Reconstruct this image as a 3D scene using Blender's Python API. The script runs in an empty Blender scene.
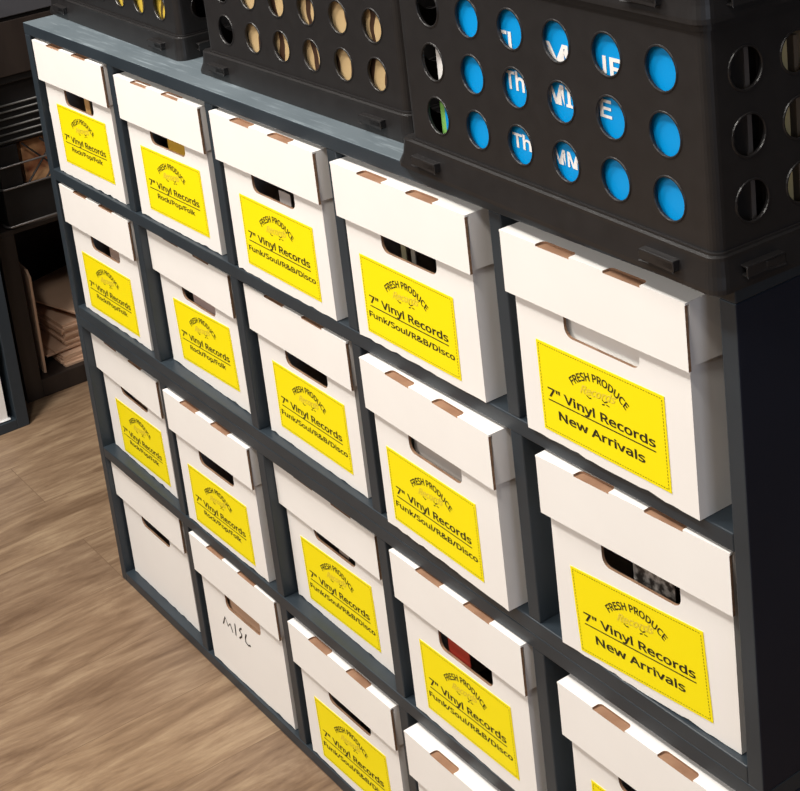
import math
CAM_R= [[0.5610626, 0.8198535, -0.1142322], [0.1648103, -0.2458757, -0.9551873], [-0.8112006, 0.5170931, -0.273072]]
CAM_C= [7.939461, -2.936249, 1.870339]
F= 2.006832679178195; PPX= 372.3331160504018; PPY= 69.35378678470903
T= 0.06278834458290485; H= 0.7507662743171725; DIV= [0, 1.005, 1.9903, 2.9675, 3.9611, 5]; DZ= [0.0028, 0.008, 0.0067]
G= [0.84245, 0.21659, 0.79724, 0.72271, 0.02394]
BOX={
 (1, 1):([-0.0026, 0.0175, 0.005, 0.0092],(0.01, 0.242, 0.011)),
 (1, 2):([-0.0206, 0.0194, 0.0027, -0.0137],(0.009, 0.219, 0.009)),
 (1, 3):([-0.0218, 0.0011, -0.0076, 0.0014],(0.004, 0.213, -0.003)),
 (1, 4):([-0.041, -0.0066, -0.0053, -0.0085],(-0.031, 0.199, -0.004)),
 (1, 5):([-0.0229, -0.0175, -0.005, -0.0057],(-0.011, 0.201, 0.014)),
 (2, 1):([-0.0146, 0.0285, 0.0042, 0.0038],(-0.02, 0.197, 0.009)),
 (2, 2):([-0.035, 0.0582, -0.0175, -0.0087],(0.02, 0.231, 0.052)),
 (2, 3):([-0.0141, 0.0371, -0.0143, -0.0005],(0.006, 0.228, 0.005)),
 (2, 4):([-0.0013, -0.0214, -0.0299, 0.0036],(-0.038, 0.208, 0.009)),
 (2, 5):([0.0445, 0.0086, 0.0444, 0.007],(-0.015, 0.198, 0.059)),
 (3, 1):([-0.0433, 0.0581, -0.0227, -0.0189],(0.03, 0.192, 0.039)),
 (3, 2):([-0.0354, 0.01, 0.0061, 0.0101],(-0.014, 0.193, 0.015)),
 (3, 3):([-0.0359, 0.064, -0.0118, -0.0184],(0.007, 0.212, 0.042)),
 (3, 4):([0.0093, 0.0046, -0.0081, 0.022],(-0.008, 0.224, 0.027)),
 (3, 5):([0.039, -0.0053, 0.0001, -0.0119],None),
 (4, 1):([-0.0445, 0.0507, -0.0024, 0.0007],None),
 (4, 2):([-0.003, 0.0148, 0.0134, 0.022],None),
 (4, 3):([-0.0028, 0.0085, 0.002, -0.0039],(-0.003, 0.21, 0.039)),
 (4, 4):([0.008, -0.0301, 0.0005, -0.0008],None),
}
MISC=[[[-0.227, 0.286], [-0.195, 0.342], [-0.174, 0.298], [-0.147, 0.327], [-0.129, 0.282]], [[-0.093, 0.353], [-0.098, 0.282]], [[-0.022, 0.361], [-0.044, 0.346], [-0.049, 0.334], [-0.032, 0.323], [-0.035, 0.306], [-0.063, 0.284]], [[0.020, 0.348], [0.004, 0.318], [0.003, 0.293], [0.024, 0.287], [0.052, 0.296]]]
FRAGS = [('TL', -0.792, -0.668, 0.589, 0.066), ('M', -0.537, -0.424, 0.592, 0.066), ('UE', -0.318, -0.186, 0.592, 0.066),
         ('Th', -0.755, -0.657, 0.461, 0.058), ('MI', -0.536, -0.422, 0.463, 0.062), ('E', -0.296, -0.243, 0.459, 0.054),
         ('Th', -0.745, -0.650, 0.257, 0.046), ('MM', -0.536, -0.414, 0.255, 0.048)]
WARM = (1.0, 0.955, 0.895)
PI = math.pi
LIGHTS = [
 ('ceiling_lamp', (0.25, -1.05, 2.70), 0.50, 0.22, 34, WARM),
 ('ceiling_lamp', (1.65, -1.10, 2.70), 0.50, 0.22, 23, WARM),
 ('ceiling_lamp', (-0.05, -0.70, 2.70), 0.22, 0.50, 30, WARM),
 ('ceiling_lamp', (0.3, -3.0, 2.70), 0.9, 0.4, 62, WARM),
 ('ceiling_lamp', (2.2, -3.0, 2.70), 0.9, 0.4, 30, WARM),
 ('cool_fill_light', (4.5, -0.9, 1.7), 1.6, 1.2, 15, (0.76, 0.84, 1.0), (0, PI/2, 0)),  # added cool fill for the right-facing sides; no window is modelled
]
EXPOSURE = 0.27
SPACE=175
GLY={'"':(274,[110,289,41,289,25,497,126,497,233,289,164,289,148,497,249,497],[5,7,6,5,4,7,1,3,2,1,0,3]),
'&':(491,[288,-5,241,-19,186,-24,119,-15,65,14,30,62,18,125,26,177,50,219,86,251,114,270,105,281,84,309,69,343,63,383,73,433,103,473,148,496,204,504,258,496,301,473,329,434,338,384,330,338,306,301,273,270,251,256,351,159,355,164,367,188,376,214,388,257,483,257,465,193,449,153,430,116,415,97,532,-17,403,-17,351,34,328,17,166,347,180,327,191,315,212,329,231,347,241,364,245,383,242,399,234,410,221,418,202,421,182,418,167,411,159,399,156,382,158,364,134,81,157,68,189,63,225,66,256,76,282,89,288,95,173,207,153,194,131,174,119,154,115,127,120,101],[17,19,18,17,20,19,16,20,17,16,21,20,15,21,16,15,51,21,51,50,21,50,22,21,14,52,15,52,51,15,14,53,52,49,22,50,14,54,53,48,22,49,14,55,54,47,22,48,47,23,22,46,23,47,13,55,14,13,56,55,13,41,56,45,23,46,44,23,45,13,42,41,12,42,13,44,24,23,43,24,44,12,43,42,12,24,43,11,24,12,11,25,24,10,25,11,10,26,25,9,26,10,30,32,31,30,33,32,9,27,26,8,64,9,64,27,9,7,64,8,29,33,30,7,65,64,63,27,64,7,66,65,29,34,33,28,34,29,6,66,7,6,67,66,27,34,28,63,34,27,6,68,67,63,35,34,6,69,68,5,69,6,63,36,35,5,57,69,63,37,36,62,37,63,61,37,62,5,58,57,60,39,61,39,37,61,5,59,58,59,39,60,5,39,59,4,39,5,4,40,39,38,37,39,4,0,40,3,0,4,3,1,0,2,1,3]),
'/':(250,[76,-17,-18,-17,174,497,268,497],[1,3,2,1,0,3]),
'7':(384,[167,-17,65,-17,262,409,13,409,13,497,368,497,368,430],[3,5,4,3,6,5,3,2,6,2,0,6,1,0,2]),
'A':(429,[73,-17,-25,-17,176,499,253,499,453,-17,354,-17,297,131,130,131,209,342,163,219,266,219,220,341,218,349,214,361,209,376,204,391,200,404,216,356,225,394,219,374,213,355],[1,16,2,16,3,2,16,18,3,18,4,3,1,15,16,17,19,16,19,18,16,17,4,18,1,14,15,1,13,14,20,17,19,1,20,13,20,12,13,20,12,17,12,4,17,1,8,20,11,4,12,1,9,8,10,4,11,1,7,9,7,10,9,7,6,10,6,4,10,1,0,7,5,4,6]),
'B':(436,[235,-17,48,-17,48,497,203,497,285,490,348,468,388,425,401,361,395,316,374,279,340,252,310,242,310,265,327,261,356,249,381,231,401,206,413,174,417,136,405,71,367,22,308,-8,143,411,143,292,213,292,262,297,288,309,300,326,304,354,299,380,284,396,254,407,204,411,143,208,143,68,221,68,271,74,299,89,313,111,319,141,313,168,299,188,269,203,217,208],[1,22,2,22,3,2,22,4,3,22,5,4,22,6,5,22,32,6,32,31,6,31,7,6,1,23,22,30,7,31,29,7,30,28,7,29,28,8,7,27,8,28,26,8,27,26,9,8,25,9,26,24,9,25,1,33,23,33,24,23,33,12,24,12,9,24,12,13,9,13,10,9,33,11,12,10,14,13,11,14,10,11,15,14,33,15,11,33,43,15,43,16,15,1,34,33,42,16,43,42,17,16,41,17,42,40,17,41,40,18,17,39,18,40,38,18,39,38,19,18,37,19,38,36,19,37,35,19,36,35,20,19,1,35,34,1,20,35,1,21,20,1,0,21]),
'C':(424,[332,-19,299,-23,261,-24,190,-16,130,9,83,49,50,102,30,167,24,241,31,312,52,376,88,429,137,470,199,495,271,503,346,496,427,468,388,385,350,401,326,409,299,414,272,416,209,404,162,370,132,315,122,240,132,165,159,110,205,75,271,63,299,65,327,68,354,74,402,87,402,0,362,-12],[13,15,14,13,16,15,12,16,13,11,16,12,11,20,16,20,19,16,19,18,16,18,17,16,10,21,11,21,20,11,10,22,21,10,23,22,9,23,10,9,24,23,9,25,24,8,25,9,7,25,8,7,26,25,6,26,7,6,27,26,6,28,27,5,28,6,32,34,33,5,29,28,31,34,32,30,34,31,29,34,30,5,34,29,4,34,5,3,34,4,3,35,34,3,0,35,2,0,3,2,1,0]),
'D':(490,[200,-17,48,-17,48,497,214,497,284,490,346,468,397,432,435,382,459,319,466,244,449,132,395,49,310,-1,143,411,143,69,188,69,323,113,368,244,357,320,326,371,275,400,203,411],[1,13,2,13,3,2,13,4,3,13,5,4,13,6,5,13,21,6,21,7,6,1,14,13,20,7,21,19,7,20,19,8,7,18,8,19,17,8,18,17,9,8,16,9,17,16,10,9,16,11,10,15,11,16,1,15,14,1,11,15,1,12,11,1,0,12]),
'E':(373,[350,-17,48,-17,48,497,350,497,350,409,143,409,143,294,338,294,338,207,143,207,143,70,350,70],[1,5,2,5,3,2,5,4,3,1,6,5,1,9,6,9,7,6,9,8,7,1,10,9,1,11,10,1,0,11]),
'F':(348,[143,-17,48,-17,48,497,350,497,350,409,143,409,143,274,337,274,337,186,143,186],[1,5,2,5,3,2,5,4,3,1,6,5,1,9,6,9,7,6,9,8,7,1,0,9]),
'H':(497,[143,-17,48,-17,48,497,143,497,143,294,354,294,354,497,449,497,449,-17,354,-17,354,207,143,207],[1,3,2,1,4,3,5,7,6,5,8,7,1,11,4,11,5,4,11,10,5,10,8,5,1,0,11,9,8,10]),
'I':(228,[217,-17,10,-17,10,49,66,61,66,418,10,431,10,497,217,497,217,431,161,418,161,61,217,49],[5,7,6,5,8,7,4,8,5,4,9,8,3,9,4,3,10,9,2,10,3,2,11,10,1,11,2,1,0,11]),
'L':(352,[352,-17,48,-17,48,497,143,497,143,71,352,71],[1,3,2,1,4,3,1,5,4,1,0,5]),
'M':(609,[138,-17,48,-17,48,497,166,497,314,104,293,104,444,497,561,497,561,-17,467,-17,467,295,468,330,469,365,471,396,471,403,498,403,338,-17,265,-17,107,403,135,403,135,397,137,365,138,329,138,291],[1,18,2,18,3,2,18,19,3,19,4,3,5,14,6,14,7,6,14,15,7,15,8,7,1,23,18,23,17,18,20,4,19,5,13,14,16,10,15,10,8,15,21,4,20,5,12,13,22,4,21,5,11,12,5,10,11,23,4,22,5,16,10,16,9,10,1,0,23,17,5,23,5,4,23,17,16,5]),
'N':(510,[138,-17,48,-17,48,497,144,497,400,100,376,100,376,95,375,114,374,137,373,161,372,186,372,209,372,497,462,497,462,-17,365,-17,109,381,134,381,134,373,136,341,137,305,138,268],[1,16,2,16,3,2,16,17,3,17,8,3,8,4,3,11,13,12,11,14,13,1,20,16,20,15,16,18,8,17,19,8,18,20,8,19,1,21,20,15,8,20,1,0,21,10,14,11,9,14,10,8,4,9,4,14,9,15,7,8,15,5,7,5,6,7,15,4,5,15,14,4]),
'O':(524,[393,10,334,-16,263,-24,190,-16,130,10,83,50,50,104,30,168,24,241,30,314,50,377,83,430,130,471,190,496,263,504,334,496,393,471,440,431,474,378,494,314,501,240,494,167,474,103,440,50,157,109,199,75,263,63,326,75,368,108,394,164,403,240,394,317,368,372,326,405,263,417,200,405,157,372,131,317,122,240,131,164],[13,15,14,13,16,15,12,16,13,12,17,16,11,17,12,11,34,17,34,33,17,33,18,17,10,35,11,35,34,11,32,18,33,10,36,35,32,19,18,9,36,10,31,19,32,9,37,36,30,19,31,9,38,37,30,20,19,8,38,9,7,38,8,30,21,20,29,21,30,7,39,38,6,39,7,29,22,21,6,24,39,28,22,29,6,25,24,27,22,28,5,25,6,27,23,22,5,26,25,26,23,27,5,23,26,4,23,5,4,0,23,4,1,0,3,1,4,3,2,1]),
'P':(406,[143,-17,48,-17,48,497,193,497,278,487,340,456,377,405,389,339,384,296,369,256,342,221,302,193,248,175,181,170,143,170,143,411,143,255,173,255,230,261,266,275,285,298,292,336,286,369,269,391,237,405,186,411],[1,15,2,15,3,2,15,4,3,15,5,4,15,25,5,25,6,5,1,16,15,24,6,25,23,6,24,23,7,6,22,7,23,21,7,22,21,8,7,20,8,21,19,8,20,19,9,8,18,9,19,17,9,18,17,10,9,1,17,16,1,14,17,14,10,17,14,11,10,14,12,11,14,13,12,1,0,14]),
'R':(418,[143,-17,48,-17,48,497,198,497,280,488,340,459,377,410,389,344,385,304,373,271,355,245,332,225,307,210,301,207,438,-17,327,-17,211,181,143,181,143,410,143,266,196,266,243,272,271,286,287,308,292,340,287,374,271,393,241,406,193,410],[1,18,2,18,3,2,18,4,3,18,5,4,18,28,5,28,6,5,1,19,18,27,6,28,27,26,6,26,7,6,25,7,26,24,7,25,24,8,7,23,8,24,22,8,23,22,9,8,21,9,22,20,9,21,20,10,9,1,17,19,17,20,19,17,10,20,17,11,10,17,12,11,17,13,12,17,16,13,16,14,13,1,0,17,15,14,16]),
'S':(369,[302,15,241,-14,167,-24,126,-22,88,-17,55,-10,17,4,17,98,67,80,98,71,133,65,168,63,211,67,239,80,254,99,259,124,258,140,252,153,242,165,223,178,196,191,157,206,101,232,59,264,32,308,23,364,29,405,46,439,72,467,107,487,148,499,193,503,233,501,270,495,303,486,347,469,317,386,276,401,249,409,221,414,193,416,158,412,135,401,123,385,119,363,121,345,126,332,136,321,153,309,178,296,213,282,252,266,287,248,315,226,337,199,350,167,354,127,341,64],[30,32,31,30,33,32,29,33,30,29,34,33,28,34,29,28,35,34,28,37,35,37,36,35,27,39,28,39,38,28,38,37,28,26,40,27,40,39,27,26,41,40,26,42,41,25,42,26,25,43,42,25,44,43,24,44,25,24,45,44,24,46,45,24,47,46,24,48,47,24,49,48,23,49,24,23,50,49,23,51,50,23,52,51,22,52,23,22,53,52,21,53,22,21,54,53,20,54,21,20,55,54,19,55,20,18,55,19,18,56,55,17,56,18,16,56,17,15,56,16,15,57,56,14,57,15,13,57,14,6,8,7,12,57,13,6,9,8,6,10,9,11,57,12,6,11,10,11,0,57,6,0,11,6,1,0,5,1,6,4,1,5,4,2,1,3,2,4]),
'T':(373,[234,-17,139,-17,139,409,-10,409,-10,497,383,497,383,409,234,409],[3,5,4,3,6,5,2,6,3,1,7,2,7,6,2,1,0,7]),
'U':(491,[356,1,305,-18,243,-24,158,-11,95,30,56,92,43,169,43,497,138,497,138,170,145,123,165,90,197,70,246,63,296,71,328,92,346,125,353,170,353,497,447,497,447,168,441,118,425,72,397,32],[6,8,7,6,9,8,17,19,18,17,20,19,16,20,17,6,10,9,5,10,6,16,21,20,15,21,16,5,11,10,15,22,21,4,11,5,14,22,15,4,12,11,14,23,22,13,23,14,4,13,12,4,23,13,4,0,23,3,0,4,3,1,0,2,1,3]),
'V':(403,[244,-17,159,-17,-24,497,75,497,187,178,197,149,206,121,213,95,201,145,190,95,197,121,206,149,216,179,327,497,427,497],[1,3,2,1,4,3,12,14,13,12,0,14,11,0,12,1,5,4,10,6,11,6,0,11,1,10,5,10,6,5,9,10,8,10,6,8,6,7,8,1,6,10,1,0,6]),
'a':(377,[224,-8,189,-20,144,-24,94,-17,52,6,23,46,14,101,26,156,63,197,123,222,202,232,248,233,248,237,243,271,233,288,216,298,190,301,165,299,141,294,118,285,80,268,49,344,90,363,122,373,157,381,194,383,256,375,303,350,331,306,339,246,339,-17,266,-17,254,34,273,34,252,12,122,69,137,61,158,58,194,64,222,79,240,105,247,145,247,158,212,157,158,151,128,138,114,122,109,99,113,80],[24,26,25,23,26,24,23,27,26,22,27,23,21,27,22,21,28,27,20,19,21,19,18,21,18,17,21,17,16,21,16,28,21,16,15,28,15,29,28,14,29,15,13,29,14,12,29,13,12,30,29,11,30,12,10,42,11,42,30,11,9,42,10,8,42,9,7,42,8,7,43,42,41,30,42,7,44,43,6,44,7,6,45,44,40,30,41,6,46,45,6,47,46,39,30,40,5,47,6,5,48,47,5,35,48,38,33,39,33,30,39,5,36,35,37,33,38,5,37,36,5,33,37,4,32,5,32,33,5,34,30,33,4,34,32,34,31,32,4,0,34,31,30,34,3,0,4,3,1,0,2,1,3]),
'c':(322,[258,-18,232,-22,201,-24,153,-19,108,-2,71,26,43,65,25,116,20,178,26,242,44,294,73,334,111,362,156,379,205,384,234,382,262,378,287,371,322,357,292,277,260,288,241,293,221,297,207,298,139,269,115,177,121,126,138,90,163,69,202,61,227,63,249,67,269,73,311,90,311,2,281,-12],[13,15,14,13,16,15,12,16,13,12,17,16,12,18,17,11,18,12,11,21,18,21,20,18,20,19,18,10,23,11,23,22,11,22,21,11,10,24,23,9,24,10,9,25,24,8,25,9,7,25,8,7,26,25,7,27,26,6,27,7,32,34,33,6,28,27,31,34,32,6,29,28,30,34,31,5,29,6,29,34,30,5,34,29,4,34,5,4,35,34,3,35,4,3,0,35,3,1,0,2,1,3]),
'd':(413,[262,-6,227,-19,184,-24,117,-11,64,29,31,93,20,179,31,266,64,331,118,371,185,384,227,380,262,366,289,347,304,331,282,331,283,323,282,338,280,354,280,366,280,527,373,527,373,-17,294,-17,285,31,304,31,290,15,136,88,160,67,195,60,236,66,261,85,275,117,281,169,281,178,275,234,261,272,236,293,194,300,160,293,136,270,121,231,115,178,121,125],[19,21,20,19,14,21,14,22,21,9,11,10,9,12,11,8,12,9,18,13,19,13,14,19,8,13,12,17,13,18,8,17,13,8,16,17,16,14,15,16,22,14,7,16,8,7,38,16,38,37,16,37,36,16,36,22,16,7,39,38,7,40,39,35,22,36,7,41,40,6,41,7,34,22,35,6,42,41,5,42,6,5,43,42,33,22,34,32,22,33,5,27,43,31,22,32,4,27,5,4,28,27,30,25,31,25,22,31,4,29,28,29,25,30,4,24,29,24,25,29,4,0,24,0,23,24,26,22,25,3,0,4,0,22,26,3,1,0,23,22,0,2,1,3]),
'e':(379,[277,-18,246,-22,210,-24,158,-18,112,-1,73,28,44,68,26,118,20,177,25,236,41,286,68,327,103,358,147,378,196,384,243,378,285,361,318,334,342,297,357,254,362,205,362,152,118,152,123,121,142,88,172,68,214,61,243,62,270,67,295,74,345,93,345,5,306,-10,141,279,125,252,121,233,263,233,261,252,248,279,227,295,195,301,164,295],[13,15,14,13,16,15,12,16,13,12,17,16,11,17,12,11,18,17,10,40,11,40,18,11,10,41,40,39,18,40,39,19,18,10,33,41,38,19,39,9,33,10,9,34,33,37,19,38,37,20,19,9,35,34,36,20,37,8,35,9,8,36,35,8,20,36,8,21,20,7,22,8,22,21,8,7,23,22,7,24,23,6,24,7,29,31,30,6,25,24,28,31,29,5,25,6,5,26,25,27,31,28,26,31,27,5,31,26,4,31,5,4,32,31,3,32,4,3,0,32,3,1,0,2,1,3]),
'h':(415,[133,-17,40,-17,40,527,133,527,133,360,132,333,132,327,109,327,126,347,157,367,192,379,229,383,292,375,340,347,369,300,378,236,378,-17,285,-17,285,228,268,282,220,299,178,292,153,273,138,238,133,185],[1,3,2,1,7,3,7,4,3,10,12,11,9,12,10,9,13,12,8,13,9,7,8,4,8,5,4,8,14,13,5,14,8,6,14,5,1,6,7,1,23,6,23,22,6,22,21,6,21,20,6,20,14,6,20,19,14,19,15,14,18,15,19,1,24,23,18,16,15,17,16,18,1,0,24]),
'i':(173,[133,-17,40,-17,40,377,133,377,123,417,106,406,87,402,68,406,50,417,39,435,35,457,39,480,50,498,68,509,87,512,106,509,123,498,135,481,139,457,135,435],[13,15,14,12,15,13,12,16,15,12,17,16,11,17,12,11,18,17,10,18,11,9,18,10,9,19,18,8,19,9,8,4,19,7,4,8,7,5,4,7,6,5,1,3,2,1,0,3]),
'k':(358,[133,-17,40,-17,40,527,133,527,133,244,132,231,132,215,131,198,131,202,107,202,107,202,114,211,122,222,131,232,139,242,146,250,266,377,382,377,219,205,387,-17,273,-17,154,143,133,125],[1,3,2,1,9,3,9,4,3,15,17,16,15,18,17,14,18,15,9,10,4,10,11,4,11,12,4,12,13,4,13,5,4,13,18,14,5,18,13,6,18,5,7,8,6,8,18,6,8,19,18,1,8,9,1,22,8,22,21,8,21,19,8,20,19,21,1,0,22]),
'l':(173,[133,-17,40,-17,40,527,133,527],[1,3,2,1,0,3]),
'n':(415,[133,-17,40,-17,40,377,119,377,128,328,109,328,126,349,158,368,193,380,231,384,293,375,340,348,369,300,378,236,378,-17,285,-17,285,228,268,282,220,299,178,293,153,273,139,238,133,186],[8,10,9,7,10,8,1,5,2,5,3,2,5,4,3,7,11,10,6,11,7,5,11,6,5,12,11,1,21,5,21,20,5,20,19,5,19,18,5,18,12,5,18,17,12,17,13,12,16,13,17,1,22,21,16,14,13,15,14,16,1,0,22]),
'o':(406,[338,30,278,-11,203,-24,153,-18,108,0,71,30,43,71,26,122,20,181,32,265,69,330,128,371,204,384,255,378,299,360,336,330,364,289,381,239,387,180,375,96,137,90,164,67,203,60,243,67,269,90,286,128,292,181,286,233,269,270,243,292,203,300,163,292,137,270,121,233,115,181,121,128],[11,13,12,11,14,13,10,14,11,10,15,14,9,15,10,9,31,15,31,30,15,30,16,15,29,16,30,9,32,31,28,16,29,28,17,16,9,33,32,27,17,28,8,33,9,27,18,17,8,34,33,26,18,27,7,34,8,7,35,34,25,18,26,25,19,18,24,19,25,7,20,35,6,20,7,24,0,19,23,0,24,6,21,20,5,21,6,5,22,21,22,0,23,5,0,22,5,1,0,4,1,5,3,1,4,3,2,1]),
'p':(413,[133,-178,40,-178,40,377,120,377,128,328,108,328,123,345,150,366,185,379,229,384,295,371,349,332,382,267,393,181,382,95,349,30,295,-11,228,-24,186,-19,151,-6,123,13,109,29,131,29,130,34,132,18,133,1,133,-13,152,88,177,67,219,60,243,63,262,74,277,91,288,115,296,146,298,181,292,233,277,270,253,292,217,300,178,293,154,275,139,243,133,191,133,181,138,126],[8,10,9,7,10,8,1,5,2,5,3,2,5,6,3,6,4,3,7,11,10,6,11,7,4,11,6,4,12,11,1,4,5,1,42,4,42,41,4,41,40,4,40,39,4,39,12,4,38,12,39,37,12,38,36,12,37,36,13,12,1,43,42,35,13,36,1,44,43,1,45,44,34,13,35,34,14,13,33,14,34,1,21,45,21,27,45,32,14,33,32,15,14,31,15,32,21,28,27,30,15,31,21,29,28,29,15,30,21,23,29,23,15,29,21,24,23,22,15,23,22,16,15,21,16,22,1,20,21,24,16,21,25,16,24,1,25,20,25,19,20,1,26,25,19,16,25,18,16,19,18,17,16,1,0,26]),
'r':(277,[133,-17,40,-17,40,377,121,377,128,311,106,311,122,333,150,359,184,378,224,384,236,383,248,383,260,381,286,376,274,288,248,293,239,295,229,296,222,296,199,293,178,283,160,268,146,248,136,222,133,191],[8,10,9,8,11,10,8,12,11,8,13,12,7,13,8,1,5,2,5,3,2,5,6,3,6,4,3,7,14,13,6,14,7,4,16,6,16,15,6,15,14,6,1,4,5,1,22,4,22,21,4,21,20,4,20,19,4,19,18,4,18,17,4,17,16,4,1,23,22,1,24,23,1,0,24]),
's':(322,[263,6,211,-17,148,-24,111,-22,79,-17,52,-10,18,5,18,96,65,75,92,66,120,60,149,58,184,61,204,70,214,80,217,95,216,102,213,108,206,116,192,125,170,136,139,148,106,162,77,176,53,192,33,213,21,240,17,272,28,320,62,356,110,377,169,384,203,382,234,377,264,369,307,352,273,274,235,288,212,295,189,300,165,301,137,299,119,292,111,284,108,274,109,267,113,260,121,253,136,245,159,234,190,222,222,209,251,194,274,177,293,156,305,130,309,99,297,46],[30,32,31,30,33,32,29,33,30,29,34,33,29,35,34,28,35,29,28,39,35,39,38,35,38,37,35,37,36,35,27,41,28,41,40,28,40,39,28,27,42,41,27,43,42,27,44,43,27,45,44,26,45,27,26,46,45,26,47,46,26,48,47,26,49,48,25,49,26,25,50,49,25,51,50,24,51,25,24,52,51,24,53,52,23,53,24,23,54,53,22,54,23,21,54,22,21,55,54,20,55,21,19,55,20,19,56,55,18,56,19,17,56,18,16,56,17,15,56,16,15,57,56,6,8,7,14,57,15,13,57,14,6,9,8,12,57,13,6,10,9,11,57,12,6,11,10,6,57,11,6,0,57,6,1,0,5,1,6,4,1,5,4,2,1,3,2,4]),
'u':(415,[257,-9,221,-20,184,-24,121,-15,74,12,45,59,36,123,36,377,130,377,130,131,147,77,194,60,236,67,262,87,276,121,282,173,282,377,375,377,375,-17,295,-17,287,31,306,31,289,10],[6,8,7,6,9,8,15,17,16,15,18,17,14,18,15,6,10,9,5,10,6,13,18,14,12,21,13,21,18,13,5,11,10,11,21,12,5,21,11,4,20,5,20,21,5,22,18,21,4,22,20,22,19,20,3,22,4,3,0,22,19,18,22,3,1,0,2,1,3]),
'v':(341,[216,-17,125,-17,-25,377,75,377,156,153,161,138,167,120,173,102,178,85,182,69,182,69,158,69,158,70,163,85,168,103,174,121,180,138,185,153,266,377,366,377],[1,3,2,1,4,3,17,19,18,17,0,19,1,5,4,16,0,17,15,0,16,1,6,5,14,7,15,7,0,15,1,14,6,14,7,6,1,13,14,8,0,7,1,12,13,9,10,8,10,0,8,1,11,12,1,10,11,1,0,10]),
'w':(528,[186,-16,93,-16,-15,378,82,378,135,173,142,144,149,114,155,86,156,78,131,78,131,78,134,93,138,110,143,129,148,147,152,163,220,378,309,378,375,163,382,139,390,112,396,87,397,79,371,79,372,85,378,112,385,142,393,173,447,378,543,378,433,-16,339,-16,273,199,265,226,258,253,252,277,251,282,276,282,275,278,270,254,263,226,254,198],[1,3,2,1,4,3,15,17,16,15,36,17,36,37,17,37,18,17,27,29,28,27,30,29,15,35,36,38,18,37,39,18,38,15,34,35,40,33,39,33,18,39,15,40,34,40,33,34,32,18,33,15,41,40,31,18,32,15,0,41,26,30,27,1,5,4,14,0,15,31,19,18,13,6,14,6,0,14,1,13,5,13,6,5,25,20,26,20,30,26,31,25,19,25,20,19,1,12,13,7,0,6,21,30,20,31,24,25,1,11,12,1,10,11,22,30,21,8,0,7,31,23,24,31,22,23,31,30,22,10,8,9,10,0,8,1,0,10]),
'y':(342,[150,-144,109,-170,58,-178,40,-178,26,-176,14,-174,-10,-170,-10,-89,18,-93,27,-95,37,-96,46,-96,69,-92,85,-82,99,-66,111,-42,127,-1,-24,377,76,377,158,161,167,135,176,109,183,84,186,74,162,74,163,81,171,106,180,134,189,161,267,377,367,377,203,-56,180,-104],[16,18,17,16,19,18,28,30,29,28,31,30,27,31,28,16,20,19,16,26,20,26,21,20,26,21,27,21,22,27,22,23,27,23,31,27,16,25,26,16,24,25,16,23,24,16,31,23,15,31,16,14,31,15,14,32,31,13,32,14,12,32,13,6,8,7,11,32,12,6,9,8,6,10,9,6,11,10,6,32,11,6,0,32,6,1,0,5,1,6,5,2,1,4,2,5,3,2,4]),
}
import bpy, bmesh, math, random
from mathutils import Vector, Matrix
random.seed(7)
D = bpy.data
SC = bpy.context.scene
COL = SC.collection
S = 0.28                                   # metres per shelf column
ZB = [0.0, -(T+H)+DZ[0], -(2*T+2*H)+DZ[1], -(4*T+3*H)+DZ[2], -(5*T+4*H)]     # top of each board
ZBOT = -(6*T+4*H)
ZTOP = -ZBOT*S

def W(x, y, z):
    return Vector((x*S, y*S, z*S + ZTOP))

# ---------------------------------------------------------------- materials
def mat(name, col, rough=0.5, spec=0.5, metal=0.0):
    m = D.materials.new(name); m.use_nodes = True
    b = m.node_tree.nodes['Principled BSDF']
    b.inputs['Base Color'].default_value = (*col, 1)
    b.inputs['Roughness'].default_value = rough
    b.inputs['Metallic'].default_value = metal
    b.inputs['Specular IOR Level'].default_value = spec
    return m

def noise_mat(name, c1, c2, scale, rough=0.5, spec=0.5, stretch=(1, 1, 1), lo=0.35, hi=0.65, bump=0.0, detail=6, metal=0.0):
    m = mat(name, c1, rough, spec, metal); nt = m.node_tree; b = nt.nodes['Principled BSDF']
    tc = nt.nodes.new('ShaderNodeTexCoord'); mp = nt.nodes.new('ShaderNodeMapping')
    mp.inputs['Scale'].default_value = stretch
    n = nt.nodes.new('ShaderNodeTexNoise'); n.inputs['Scale'].default_value = scale; n.inputs['Detail'].default_value = detail
    r = nt.nodes.new('ShaderNodeValToRGB')
    r.color_ramp.elements[0].position = lo; r.color_ramp.elements[1].position = hi
    r.color_ramp.elements[0].color = (*c1, 1); r.color_ramp.elements[1].color = (*c2, 1)
    L = nt.links.new
    L(tc.outputs['Object'], mp.inputs['Vector']); L(mp.outputs['Vector'], n.inputs['Vector'])
    L(n.outputs['Fac'], r.inputs['Fac']); L(r.outputs['Color'], b.inputs['Base Color'])
    if bump:
        bp = nt.nodes.new('ShaderNodeBump'); bp.inputs['Strength'].default_value = bump; bp.inputs['Distance'].default_value = 0.002
        L(n.outputs['Fac'], bp.inputs['Height']); L(bp.outputs['Normal'], b.inputs['Normal'])
    return m

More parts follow.
